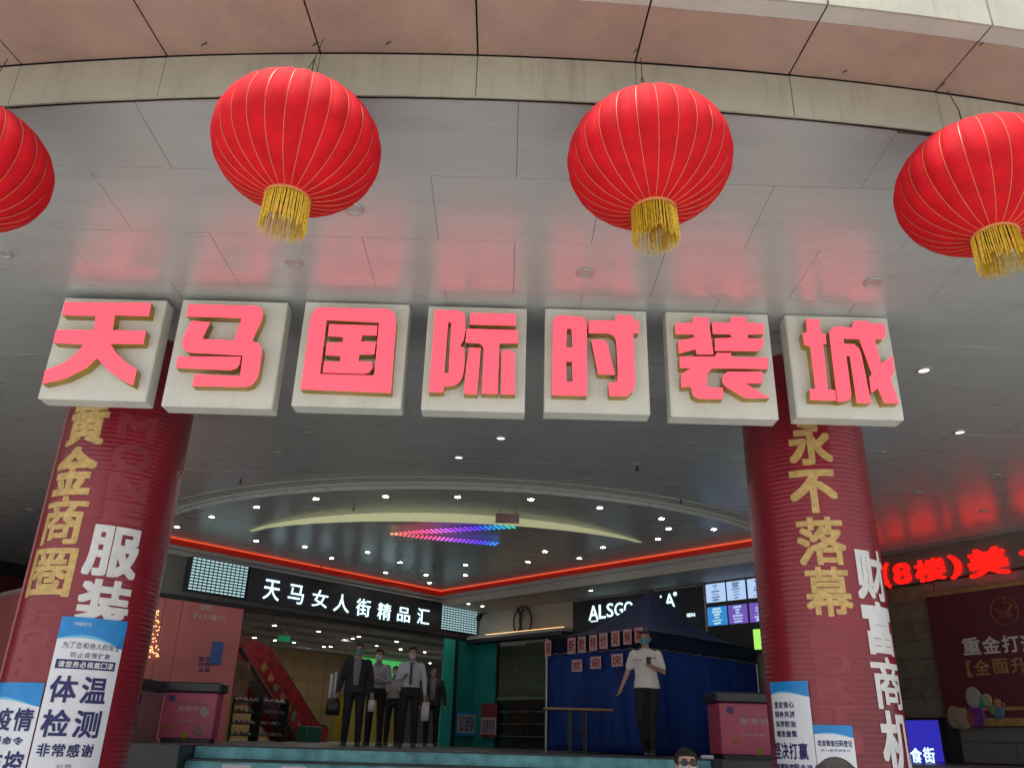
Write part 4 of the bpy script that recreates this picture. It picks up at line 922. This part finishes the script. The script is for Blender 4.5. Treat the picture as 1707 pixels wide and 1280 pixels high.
for px, py, rp, c in [(1622, 1162, 13, (.30, .27, .27)), (1633, 1168, 9, (.02, .2, .13)), (1645, 1166, 8, (.30, .28, .16)), (1663, 1172, 6, (.3, .17, .06)), (1672, 1174, 3, (.2, .08, .06)), (1592, 1195, 14, (.26, .21, .13)), (1606, 1198, 13, (.30, .22, .15)), (1616, 1197, 10, (.25, .06, .06)), (1626, 1192, 15, (.12, .025, .20)), (1664, 1186, 9, (.07, .14, .2)), (1655, 1182, 6, (.18, .25, .14))]:
    disc(FW, px, py, rp, -.106-random.random()*.01, mat('balloon_%d_%d' % (px, py), c, .45, var=.2), bb, 'printed_balloon')
for py0, py1 in ((1178, 1184), (1196, 1209)):
    z1_ = FW.hit(1640, py0, -.1)[1]; z0_ = FW.hit(1640, py1, -.1)[1]; MB(FW.M).box(FW.hit(1590, 1190, -.1)[0]+.1, bx1_-.02, -.104, -.1005, max(z0_, bz0_+.01), z1_).build('gold_ribbon', M_bgold, bb)
MB(FW.M).box(bx0_+.2, 8.5, -.05, .0, bz0_-.22, bz0_-.12).build('ledge_strip', M_wall, wing)
vx, vz = FW.hit(1505, 1200, -.06); vx2, _ = FW.hit(1563, 1200, -.06)
bs = thing('blue_screen', FW.w((vx+vx2)/2, -.06, PLAT+.2), 'lit deep blue upright screen reading 美食街 beside the right pillar foot', 'screen')
MB(FW.M).box(vx-.3, vx2+.03, -.05, -.0, PLAT, vz+.03).build('frame', M_dark, bs)
MB(FW.M).box(vx-.28, vx2, -.062, -.052, PLAT+.01, vz).build('screen_face', mat('screen_deep_blue', (.02, .02, .1), .3, emit=(.018, .016, .26), es=1), bs)
for ch, a, yt, b, yb in [('美', 1498, 1248, 1516, 1274), ('食', 1518, 1246, 1537, 1272), ('街', 1539, 1245, 1558, 1271)]: fchar(FW, ch, a, yt, b, yb, M_ledw, bs, -.066, 1, .02)

# ------------------------------------------------------------------ tent
NC = Vector((2.3, 14.0)); va = Vector((-.678, .735)); vb = Vector((.735, .678)); LAa, LBb = 2.25, 3.3
zvb = at_y(1080, 1078, 14.0).z; zvt = zvb+.27
LCn = NC+va*LAa; FA = Frame(tuple(LCn), (.678, -.735)); FB = Frame(tuple(NC), (.735, .678))
cen = NC+va*LAa/2+vb*LBb/2; PKZ = at_y(1078, 981, cen.y).z
tt = thing('market_tent', (cen.x, cen.y, PLAT), 'navy and blue pop-up tent with closed cloth sides and red character cards on its valance', 'tent')
def cloth(fr, x0, x1, z0, z1, amp, y=0.0, nx=70, nz=14, scal=0.0):
    mb = MB(fr.M); V = []
    for j in range(nz+1):
        t_ = j/nz; row_ = []
        for i in range(nx+1):
            x_ = x0+(x1-x0)*i/nx; z_ = z0+(z1-z0)*t_
            if scal: z_ -= (1-t_)*scal*abs(math.sin(x_*13))
            f = amp*(1-.7*t_)*(math.sin(x_*9+1.3*math.sin(x_*3.1+t_*1.5))+.5*math.sin(x_*23+t_*2))+.02*noise.noise((x_*2, z_*2, y*9+1))
            row_.append(mb.bm.verts.new((x_, y+f, z_)))
        V.append(row_)
    for j in range(nz):
        for i in range(nx): mb.bm.faces.new([V[j][i], V[j][i+1], V[j+1][i+1], V[j+1][i]])
    bmesh.ops.solidify(mb.bm, geom=mb.bm.faces[:], thickness=.004)
    return mb
for fr, L_ in ((FA, LAa), (FB, LBb)):
    cloth(fr, 0, L_, PLAT+.02, zvb+.05, .018, .03).build('side_cloth', M_tent, tt, smooth=True)
    cloth(fr, 0, L_, zvb, zvt, .006, -.01, 60, 3, .022).build('valance', M_tentr, tt, smooth=True)
    MB(fr.M).tube([(L_*i/90, -.022, zvb-.022*abs(math.sin(L_*i/90*13))) for i in range(91)], .005, 4).build('valance_trim', M_alu, tt)
for fr, L_ in ((Frame(tuple(LCn+vb*LBb), (.678, -.735)), LAa), (Frame(tuple(LCn), (.735, .678)), LBb)):
    cloth(fr, 0, L_, PLAT+.02, zvt, .012, 0).build('side_cloth', M_tent, tt, smooth=True)
rf = MB(); cs = [NC, NC+vb*LBb, NC+vb*LBb+va*LAa, LCn]
for i in range(4):
    p_, q_ = cs[i], cs[(i+1) % 4]; n = 10; V = []
    for j in range(n+1):
        t_ = j/n; row_ = []
        for k in range(n+1):
            s_ = k/n; b_ = p_.lerp(q_, s_); w_ = b_.lerp(cen, t_); sag = -.30*math.sin(math.pi*t_)*(1-.25*abs(2*s_-1))
            row_.append(rf.bm.verts.new((w_.x, w_.y, zvt+(PKZ-zvt)*t_+sag)))
        V.append(row_)
    for j in range(n):
        for k in range(n):
            try: rf.bm.faces.new([V[j][k], V[j][k+1], V[j+1][k+1], V[j+1][k]])
            except ValueError: pass
bmesh.ops.remove_doubles(rf.bm, verts=rf.bm.verts, dist=.001); rf.build('roof', M_tentr, tt, smooth=True)
for c_ in cs: MB().tube([(c_.x, c_.y, PLAT), (c_.x, c_.y, zvt)], .018, 6).build('leg', M_alu, tt)
cards = [(916, 1080, 13, 26, '福', 'leftmost card at the tent corner'), (953, 1076, 13, 27, '新', 'second card'), (970, 1074, 13, 27, '款', 'third card'), (989, 1071, 13, 26, '特', 'fourth card'), (1006, 1068, 14, 26, '价', 'fifth card'), (1026, 1064, 14, 25, '促', 'sixth card'), (1046, 1061, 14, 25, '销', 'seventh card'), (1065, 1058, 14, 25, '喜', 'last of the valance row by the tent corner'),
         (962, 1109, 17, 20, '欢', 'left of the three lower square cards'), (993, 1104, 18, 20, '迎', 'middle of the three lower square cards'), (1029, 1100, 19, 21, '庆', 'right of the three lower square cards')]
for i, (px, py, w_, h_, ch, lb) in enumerate(cards):
    a, z1_ = FA.hit(px-w_/2, py-h_/2, -.05); b, _ = FA.hit(px+w_/2, py, -.05); z0_ = FA.hit(px, py+h_/2, -.05)[1]; z1_ = FA.hit(px, py-h_/2, -.05)[1]
    if i == 0: a, b = .0, .15
    t = thing('character_card', FA.w((a+b)/2, -.05, z0_), 'pink paper card with a red character, '+(lb if i in (0, 7) or i > 7 else lb+' of the valance row from left'), 'card', 'red character cards on the tent')
    MB(FA.M).box(a, b, -.055, -.052, z0_, z1_).build('card_sheet', M_card, t)
    glyph(MB(FA.M), ch, a+.02, b-.02, z0_+.03, z1_-.03, -.057, 2, .03).build('character', M_cardr, t)

# table
tx0 = at_y(906, 1183, 14.05).x; tx1 = at_y(1019, 1183, 14.05).x; tz = at_y(960, 1180, 14.0).z
tb = thing('table', ((tx0+tx1)/2, 14.05, PLAT), 'thin topped folding table with dark legs in front of the blue tent', 'table')
MB().box(tx0, tx1, 13.8, 14.3, tz-.035, tz, .006).build('tabletop', M_wood, tb)
for x_ in (tx0+.42, tx1-.42):
    for y_ in (13.86, 14.24): MB().tube([(x_, y_, PLAT), (x_, y_, tz-.036)], .018, 6).build('leg', M_dark, tb)
MB().tube([(tx0+.42, 14.05, PLAT+.28), (tx1-.42, 14.05, PLAT+.28)], .014, 6).build('stretcher', M_dark, tb)

# booths
def booth(x0, x1, y, d, z1, label, side=None):
    t = thing('booth', ((x0+x1)/2, y, PLAT), label, 'booth')
    MB().box(x0, x1, y, y+d, PLAT+.06, z1-.14, .01).build('body', M_pinkb, t)
    MB().box(x0+.03, x1-.03, y+.03, y+d-.03, PLAT, PLAT+.06).build('plinth', M_dark, t)
    MB().box(x0-.05, x1+.04, y-.07, y+d+.05, z1-.138, z1, .02).build('dark_top', M_stone, t)
    w = x1-x0
    for r_, (s_, zz_, hh) in enumerate([('奶茶欢迎', .80, .055), ('新款特价', .68, .075), ('方便快捷', .46, .03)]):
        line(MB(), s_, x0+w*.28, x0+w*(.82 if r_ < 2 else .6), PLAT+(z1-PLAT-.2)*zz_, PLAT+(z1-PLAT-.2)*zz_+hh, y-.004, 1).build('lettering', M_pinks if r_ == 0 else mat('booth_print', (.42, .26, .28), .5), t)
    for cx_, cz_, rr, c in [(.15, .72, .05, (.05, .03, .12)), (.8, .5, .06, (.3, .25, .26)), (.2, .25, .05, (.3, .12, .03)), (.75, .2, .07, (.2, .12, .12)), (.5, .12, .05, (.28, .2, .02))]:
        MB().ball((x0+w*cx_, y-.001, PLAT+(z1-PLAT)*cz_), (rr, .006, rr), 12).build('printed_dot', mat('print_%d' % int(cx_*100), c, .5, var=.4, vscale=20), t)
    return t
bl0 = at_y(268, 1200, 13.0).x; bl1 = at_y(357, 1200, 13.0).x; zt_ = at_y(310, 1136, 12.95).z
bt = booth(bl0, bl1, 13.0, .28, zt_, 'pink promotional booth with dark top by the left pillar and steps')
sp2 = at_y(212, 1180, 11.95).x
sf2 = Frame((sp2, 11.95), (bl0-.02-sp2, 13.0-11.95)); L2 = math.hypot(bl0-.02-sp2, 1.05)
MB(sf2.M).box(0, L2, 0, .05, PLAT, zt_-.16, .006).build('side_panel', M_pinks, bt); MB(sf2.M).box(-.03, L2+.02, -.03, .6, zt_-.158, zt_-.01).build('dark_top', M_stone, bt)
for z_ in (PLAT+.0, zt_-.2): MB(sf2.M).box(0, L2, -.012, -.001, z_, z_+.035).build('white_edge', M_alu, bt)
for cx_, cz_ in ((.3, .55), (.28, .25)): MB(sf2.M).ball((L2*cx_, -.002, PLAT+cz_), (.045, .006, .09), 10).build('printed_dot', M_navy, bt)
br0 = at_y(1200, 1200, 12.2).x; booth(br0, br0+1.0, 12.2, .7, at_y(1240, 1153, 12.15).z, 'pink promotional booth with dark top in front of the tent, half behind the right pillar')
o = MB().box(br0-.32, br0-.16, 12.0, 12.1, PLAT, PLAT+.045, .01).build('paper_cup', M_white, None, (br0-.24, 12.05, PLAT)); o.name = 'paper_packet'; tag(o, 'small white packet lying on the floor left of the right booth', 'packet')

# ================================================================== PEOPLE
def evald(mb, voxel, name, m, parent, smooth_it=3, disp=0.0):
    me = bpy.data.meshes.new('tmp'); bmesh.ops.recalc_face_normals(mb.bm, faces=mb.bm.faces); mb.bm.to_mesh(me); mb.bm.free()
    ob = bpy.data.objects.new('tmp', me); COL.objects.link(ob)
    r = ob.modifiers.new('r', 'REMESH'); r.mode = 'VOXEL'; r.voxel_size = voxel
    s_ = ob.modifiers.new('s', 'SMOOTH'); s_.factor = .5; s_.iterations = smooth_it
    dg = bpy.context.evaluated_depsgraph_get(); new = bpy.data.meshes.new_from_object(ob.evaluated_get(dg))
    bpy.data.objects.remove(ob); bpy.data.meshes.remove(me)
    if disp:
        for v in new.vertices:
            n_ = noise.noise(Vector((v.co.x*9, v.co.y*9, v.co.z*5)))+.6*noise.noise(Vector((v.co.x*20+4, v.co.y*20, v.co.z*13))); v.co += v.normal*disp*n_
    new.name = name; new.materials.clear(); new.materials.append(m); new.polygons.foreach_set('use_smooth', [True]*len(new.polygons))
    o = bpy.data.objects.new(name, new); COL.objects.link(o); o.parent = parent; return o
def arm_pts(side, el, wr): return [Vector((.175*side, 0, 1.395)), Vector(el), Vector(wr)]
def hand(mb, wr, el, curl=.35, side=1):
    wr, el = Vector(wr), Vector(el); d = (wr-el).normalized(); u = Vector((0, -1, 0)); u = (u-d*u.dot(d)).normalized() if abs(u.dot(d)) < .9 else Vector((1, 0, 0)); nrm = d.cross(u)*side
    mb.cap(wr, wr+d*.045, .024, .03, 8); mb.cap(wr+d*.03+u*.018, wr+d*.075+u*.02, .018, .017, 8); mb.cap(wr+d*.03-u*.018, wr+d*.07-u*.02, .018, .016, 8)
    for k, (off, L_) in enumerate(((.030, .066), (.011, .075), (-.009, .070), (-.028, .055))):
        p0 = wr+d*.075+u*off; p1 = p0+d*L_*.5-nrm*curl*.02; p2 = p1+d*L_*.42-nrm*curl*.045; mb.cap(p0, p1, .0088, .0082, 6); mb.cap(p1, p2, .0082, .007, 6)
    t0 = wr+d*.02+u*.025; t1 = t0+d*.03+u*.028-nrm*.01; mb.cap(t0, t1, .012, .010, 6); mb.cap(t1, t1+d*.03+u*.004-nrm*.008, .010, .008, 6)
def person(loc, yaw, h, label, top_m, leg_m, armL, armR, legs=None, mask=None, sleeves='long', style='shirt', hair='short', extras=(), glasses=False, turn=0.0, legw=1.0, group=None):
    """local figure 1.72 m tall facing -Y, +x to the viewer's right"""
    t = thing('person', (0, 0, 0), label, 'person', group)
    legs = legs or [[(-.095, 0, .92), (-.11, -.01, .50), (-.12, .02, .09)], [(.095, 0, .92), (.11, -.01, .50), (.12, .02, .09)]]
    b = MB()
    hd = Matrix.Translation((0, -.02, 1.60)) @ Matrix.Rotation(turn, 4, 'Z')
    hp = lambda x, y, z: hd @ Vector((x, y, z))
    b.ball(hp(0, .012, .02), (.078, .096, .098), 20, Matrix.Rotation(turn, 4, 'Z')); b.ball(hp(0, -.018, -.045), (.058, .066, .072), 16, Matrix.Rotation(turn, 4, 'Z'))
    b.ball(hp(0, -.055, -.088), (.026, .024, .022), 10)
    b.cap(hp(0, -.088, .012), hp(0, -.107, -.022), .010, .014, 8)
    for s in (-1, 1): b.ball(hp(.079*s, .015, -.005), (.012, .024, .032), 8); b.ball(hp(.03*s, -.083, .035), (.022, .012, .01), 8)
    b.ball(hp(0, -.083, -.055), (.022, .012, .008), 8)
    b.cap((0, .01, 1.40), (0, -.008, 1.53), .058, .052, 12)
    b.loft([(0, .0, .86, .15, .10), (0, 0, .95, .165, .112), (0, 0, 1.05, .142, .10), (0, -.005, 1.15, .145, .105), (0, -.005, 1.28, .168, .115), (0, 0, 1.38, .165, .09), (0, .005, 1.43, .10, .06)], 20)
    for el, wr, s in ((*armL, -1), (*armR, 1)):
        S_ = Vector((.178*s, 0, 1.385)); b.cap(S_, el, .048, .038, 10); b.cap(el, wr, .038, .024, 10); hand(b, wr, el, .5, s)
    for H_, K_, A_ in legs:
        b.cap(H_, K_, .078, .052, 12); b.cap(K_, Vector(K_).lerp(Vector(A_), .35)+Vector((0, .012, 0)), .050, .052, 10); b.cap(Vector(K_).lerp(Vector(A_), .35)+Vector((0, .012, 0)), A_, .052, .034, 10)
    evald(b, .0085, 'body', M_skin, t, 2)
    # trousers
    q = MB(); q.loft([(0, .0, .85, .165, .115), (0, 0, .95, .178, .126), (0, 0, 1.02, .162, .118), (0, 0, 1.05, .155, .113)], 20)
    for H_, K_, A_ in legs:
        A2 = Vector(A_)+Vector((0, 0, -.02)); q.cap(H_, K_, .097*legw, .072*legw, 14); q.cap(K_, A2, .072*legw, .056*legw, 12)
    evald(q, .015, 'trousers', leg_m, t, 3, .008)
    for H_, K_, A_ in legs:
        A_ = Vector(A_); s_ = MB(); s_.cap((A_.x, A_.y+.03, .045), (A_.x*1.08, A_.y-.15, .038), .043, .040, 10); s_.ball((A_.x, A_.y+.01, .075), (.042, .06, .05), 10); s_.box(A_.x-.045, A_.x+.05, A_.y-.19, A_.y+.07, 0, .02, .005); evald(s_, .012, 'shoe', M_shoe, t, 2)
    # top garment
    q = MB(); e = .018 if style != 'jacket' else .014
    q.loft([(0, 0, {'shirt': 1.0, 'jacket': .95, 'tee': .90}[style], .165+e*.3+(.026 if style == 'tee' else 0), .12+e*.3+(.022 if style == 'tee' else 0))] + ([(0, 0, 1.0, .172+e*.5, .13+e*.5)] if style == 'tee' else []) + [(0, 0, 1.04, .163+e*.3, .12+e*.3), (0, 0, 1.08, .158+e*.4, .116+e*.4), (0, -.005, 1.17, .155+e, .112+e), (0, -.005, 1.29, .172+e, .118+e), (0, 0, 1.38, .168+e, .092+e), (0, .005, 1.44, .095+e, .062+e), (0, 0, 1.465, .065, .06)], 22)
    for el, wr, s in ((*armL, -1), (*armR, 1)):
        S_ = Vector((.178*s, 0, 1.385)); el = Vector(el); wr = Vector(wr)
        q.cap(S_, el, .062, .052, 12) if sleeves == 'long' else q.cap(S_, S_.lerp(el, .72), .060, .057, 12)
        if sleeves == 'long': q.cap(el, el.lerp(wr, .93), .051, .036, 12)
    evald(q, .014, {'shirt': 'shirt', 'tee': 't_shirt', 'jacket': 'inner_shirt'}[style], top_m if style != 'jacket' else extras[0], t, 3, .009)
    if style == 'jacket':
        q = MB(); seg = 26; rs = []
        for z_, rx, ry in ((.86, .205, .16), (.98, .20, .155), (1.12, .19, .148), (1.28, .205, .152), (1.38, .20, .125), (1.44, .125, .092)):
            rs.append((0, 0, z_, rx, ry))
        q.loft(rs, 22)
        for el, wr, s in ((*armL, -1), (*armR, 1)):
            S_ = Vector((.182*s, 0, 1.38)); el = Vector(el); wr = Vector(wr); q.cap(S_, el, .072, .060, 12); q.cap(el, el.lerp(wr, .96), .058, .045, 12)
        evald(q, .012, 'jacket', top_m, t, 2, .009)
        q = MB(); V = []
        for z_, w_, y_ in ((.99, .045, -.168), (1.1, .05, -.162), (1.25, .06, -.160), (1.36, .066, -.140), (1.44, .05, -.100)):
            V.append([q.bm.verts.new((w_*math.sin(a), y_-.012*math.cos(a), z_)) for a in [R(-90)+R(180)*k/6 for k in range(7)]])
        for a_, b_ in zip(V, V[1:]):
            for k in range(6): q.bm.faces.new([a_[k], a_[k+1], b_[k+1], b_[k]])
        q.build('shirt_front', extras[0], t, smooth=True)
    if style == 'shirt': # collar
        for s in (-1, 1):
            q = MB(); q.face([(.0, -.105, 1.425), (.05*s, -.10, 1.40), (.075*s, -.05, 1.47), (.03*s, -.075, 1.475)]); bmesh.ops.solidify(q.bm, geom=q.bm.faces[:], thickness=.006); q.build('collar', top_m, t)
    # hair
    q = MB(); q.ball(hp(0, .022, .034), (.087, .100, .096), 20, Matrix.Rotation(turn, 4, 'Z'))
    cut = hd.inverted(); kill = [v for v in q.bm.verts if (cut @ v.co).y < -.045 and (cut @ v.co).z < .062 or (cut @ v.co).z < -.045+.0*(cut @ v.co).y]
    bmesh.ops.delete(q.bm, geom=kill, context='VERTS')
    for i in range(26):
        a = random.uniform(0, 6.28); rr = random.uniform(.02, .08); q.ball(hp(rr*math.cos(a), .01+rr*math.sin(a)*1.0, .118-rr*.55), (.02, .02, .014), 6)
    if hair == 'long': q.cap(hp(0, .06, .0), hp(0, .085, -.22), .075, .06, 12)
    q.build('hair', M_hair, t, smooth=True)
    for s in (-1, 1): MB().ball(hp(.031*s, -.086, .022), (.012, .006, .006), 8).build('eye', M_hair, t); MB().cap(hp(.018*s, -.090, .046), hp(.046*s, -.080, .046), .004, .003, 6).build('eyebrow', M_hair, t)
    if mask:
        q = MB(); V = []
        for j in range(7):
            z_ = .012-.1*j/6; V.append([q.bm.verts.new(hp((.072-.010*j/6)*math.sin(a), .0-(.104+.012*math.sin(math.pi*j/6))*math.cos(a)+.006, z_)) for a in [R(-72)+R(144)*k/12 for k in range(13)]])
        for a_, b_ in zip(V, V[1:]):
            for k in range(12): q.bm.faces.new([a_[k], a_[k+1], b_[k+1], b_[k]])
        bmesh.ops.solidify(q.bm, geom=q.bm.faces[:], thickness=.004)
        for s in (-1, 1): q.tube([hp(.068*s, -.03, .005), hp(.083*s, .02, .02), hp(.066*s, -.03, -.06)], .0025, 4)
        q.build('face_mask', mask, t, smooth=True)
    if glasses:
        q = MB()
        for s in (-1, 1): q.ball(hp(.034*s, -.100, .022), (.030, .006, .022), 12); q.tube([hp(.064*s, -.095, .027), hp(.082*s, .0, .02)], .003, 4)
        q.tube([hp(-.01, -.106, .026), hp(.01, -.106, .026)], .003, 4); q.build('sunglasses', M_black, t, smooth=True)
    s_ = h/1.72
    t.location = loc; t.rotation_euler = (0, 0, yaw); t.scale = (s_,)*3; t['_base'] = (0, 0, 0)
    return t
Z = PLAT
m_suit = mat('suit_navy_black', (.010, .011, .02), .75, bump=.1); m_grey = mat('shirt_grey', (.17, .15, .16), .7); m_lil = mat('shirt_pale_grey', (.30, .29, .34), .7); m_wsh = mat('shirt_white', (.42, .45, .50), .7)
m_blk = mat('trousers_black', (.006, .006, .009), .8); m_tee = mat('tee_white', (.62, .60, .56), .75); m_pale = mat('coat_pale', (.33, .30, .28), .7); m_jk = mat('jacket_brown_black', (.03, .022, .02), .7)
p1 = at_y(583, 1248, 16.0); person((p1.x, 16.0, Z), R(8), 1.74, 'man in a black suit jacket and blue mask, leftmost of the staff', m_suit, m_blk, [(-.26, .03, 1.12), (-.30, -.03, .88)], [(.26, .03, 1.12), (.29, -.02, .89)], mask=M_mask, style='jacket', extras=(m_grey,), legw=1.05)
p2 = at_y(620, 1248, 17.3); person((p2.x, 17.3, Z), R(-6), 1.76, 'staff member in pale grey shirt with arms folded beside the dark suit', m_lil, m_blk, [(-.25, -.08, 1.13), (.02, -.20, 1.17)], [(.25, -.08, 1.13), (-.02, -.18, 1.12)], mask=M_maskw)
p3 = at_y(677, 1248, 16.3); t3 = person((p3.x, 16.3, Z), R(4), 1.73, 'man in a white shirt and long black tie with a white mask', m_wsh, m_blk, [(-.24, -.06, 1.13), (-.12, -.20, 1.20)], [(.25, .03, 1.12), (.27, -.03, .88)], mask=M_maskw)
MB().prism([(-.022, 1.425), (.022, 1.425), (.030, 1.06), (.0, 1.02), (-.030, 1.06)], -.158, -.150).build('tie', M_black, t3)
p4 = at_y(650, 1248, 19.0); person((p4.x, 19.0, Z), R(0), 1.58, 'short person in a pale coat half hidden between the two shirted staff', m_pale, m_blk, [(-.24, -.04, 1.13), (-.14, -.20, 1.16)], [(.24, -.04, 1.13), (.12, -.2, 1.18)], hair='long', mask=M_maskw)
p5 = at_y(716, 1246, 20.0); t5 = person((p5.x, 20.0, Z), R(5), 1.66, 'man in an open dark brown jacket standing in the doorway at the back', m_jk, m_blk, [(-.26, .03, 1.12), (-.28, -.03, .88)], [(.26, .03, 1.12), (.29, -.02, .89)], style='jacket', extras=(m_grey,))
p6 = at_y(1082, 1256, 13.15)
t6 = person((p6.x, 13.15, Z), R(-10), 1.76, 'man in a white T-shirt walking past the blue tent with a phone', m_tee, m_blk, [(-.27, .0, 1.13), (-.37, -.02, .90)], [(.25, -.02, 1.13), (.10, -.24, 1.19)],
            legs=[[(-.09, 0, .92), (-.10, -.06, .50), (-.03, .12, .10)], [(.09, 0, .92), (.07, -.02, .50), (.06, -.03, .09)]], mask=M_mask, sleeves='short', style='tee', turn=R(-8))
q = MB().box(-.19, -.05, -.147, -.143, 1.27, 1.30).box(.03, .15, -.147, -.143, 1.30, 1.33); q.build('chest_print', M_card, t6)
# things they hold
def at_person(t, p_): return Matrix.Translation(t.location) @ Matrix.Rotation(t.rotation_euler.z, 4, 'Z') @ Matrix.Diagonal((*t.scale, 1)) @ Vector(p_)
c = at_person(t6, (.045, -.30, 1.25)); o = MB().box(c.x-.035, c.x+.035, c.y-.006, c.y+.006, c.z-.07, c.z+.07, .005).build('mobile_phone', M_black, None, c); tag(o, 'black mobile phone held by the man in the white T-shirt', 'phone')
def bag(c, w, h, m, lb):
    t = thing('shopping_bag', (c.x, c.y, c.z-h), lb, 'bag'); q = MB(); q.loft([(c.x, c.y, c.z-h, w*.5, w*.25), (c.x, c.y, c.z-h*.5, w*.55, w*.3), (c.x, c.y, c.z-.02, w*.45, w*.12)], 12); q.build('bag_body', m, t, smooth=True)
    MB().tube([(c.x-w*.25, c.y, c.z-.03), (c.x-w*.1, c.y, c.z+.09), (c.x+w*.1, c.y, c.z+.09), (c.x+w*.25, c.y, c.z-.03)], .006, 5).build('handle', m, t)
t1 = [o for o in SC.objects if o.get('label', '').startswith('man in a black suit')][0]
bag(at_person(t1, (-.36, -.06, .78)), .24, .30, M_black, 'black bag hanging from the right hand of the dark suited man')
bag(at_person(t1, (.31, -.05, .78)), .12, .22, M_bwhite, 'slim pale bag in the left hand of the dark suited man')
bag(at_person(t3, (.30, -.05, .78)), .14, .34, M_bwhite, 'white paper bag held by the man with the black tie')
c = at_person(t1, (-.42, .05, 1.0)); o = MB().box(c.x-.05, c.x+.0, c.y, c.y+.02, c.z-.25, c.z+.18).box(c.x+.03, c.x+.07, c.y, c.y+.02, c.z-.2, c.z+.22).build('folded_garment', m_wsh, None, c); tag(o, 'white garment draped beside the dark suited man', 'garment')
# people on the street in front of the steps
person((at_y(1142, 1248, 6.6).x, 6.6, 0), R(0), 1.635, 'man with sunglasses and a white mask at the bottom edge of the frame', m_grey, m_blk, [(-.25, .02, 1.12), (-.27, -.05, .88)], [(.25, .02, 1.12), (.27, -.05, .88)], mask=M_maskw, glasses=True)
person((at_y(1392, 1267, 3.5).x, 3.5, 0), R(180), 1.62, 'black haired person seen from behind below the right pillar', m_blk, m_blk, [(-.25, .02, 1.12), (-.27, -.05, .88)], [(.25, .02, 1.12), (.27, -.05, .88)], hair='long')
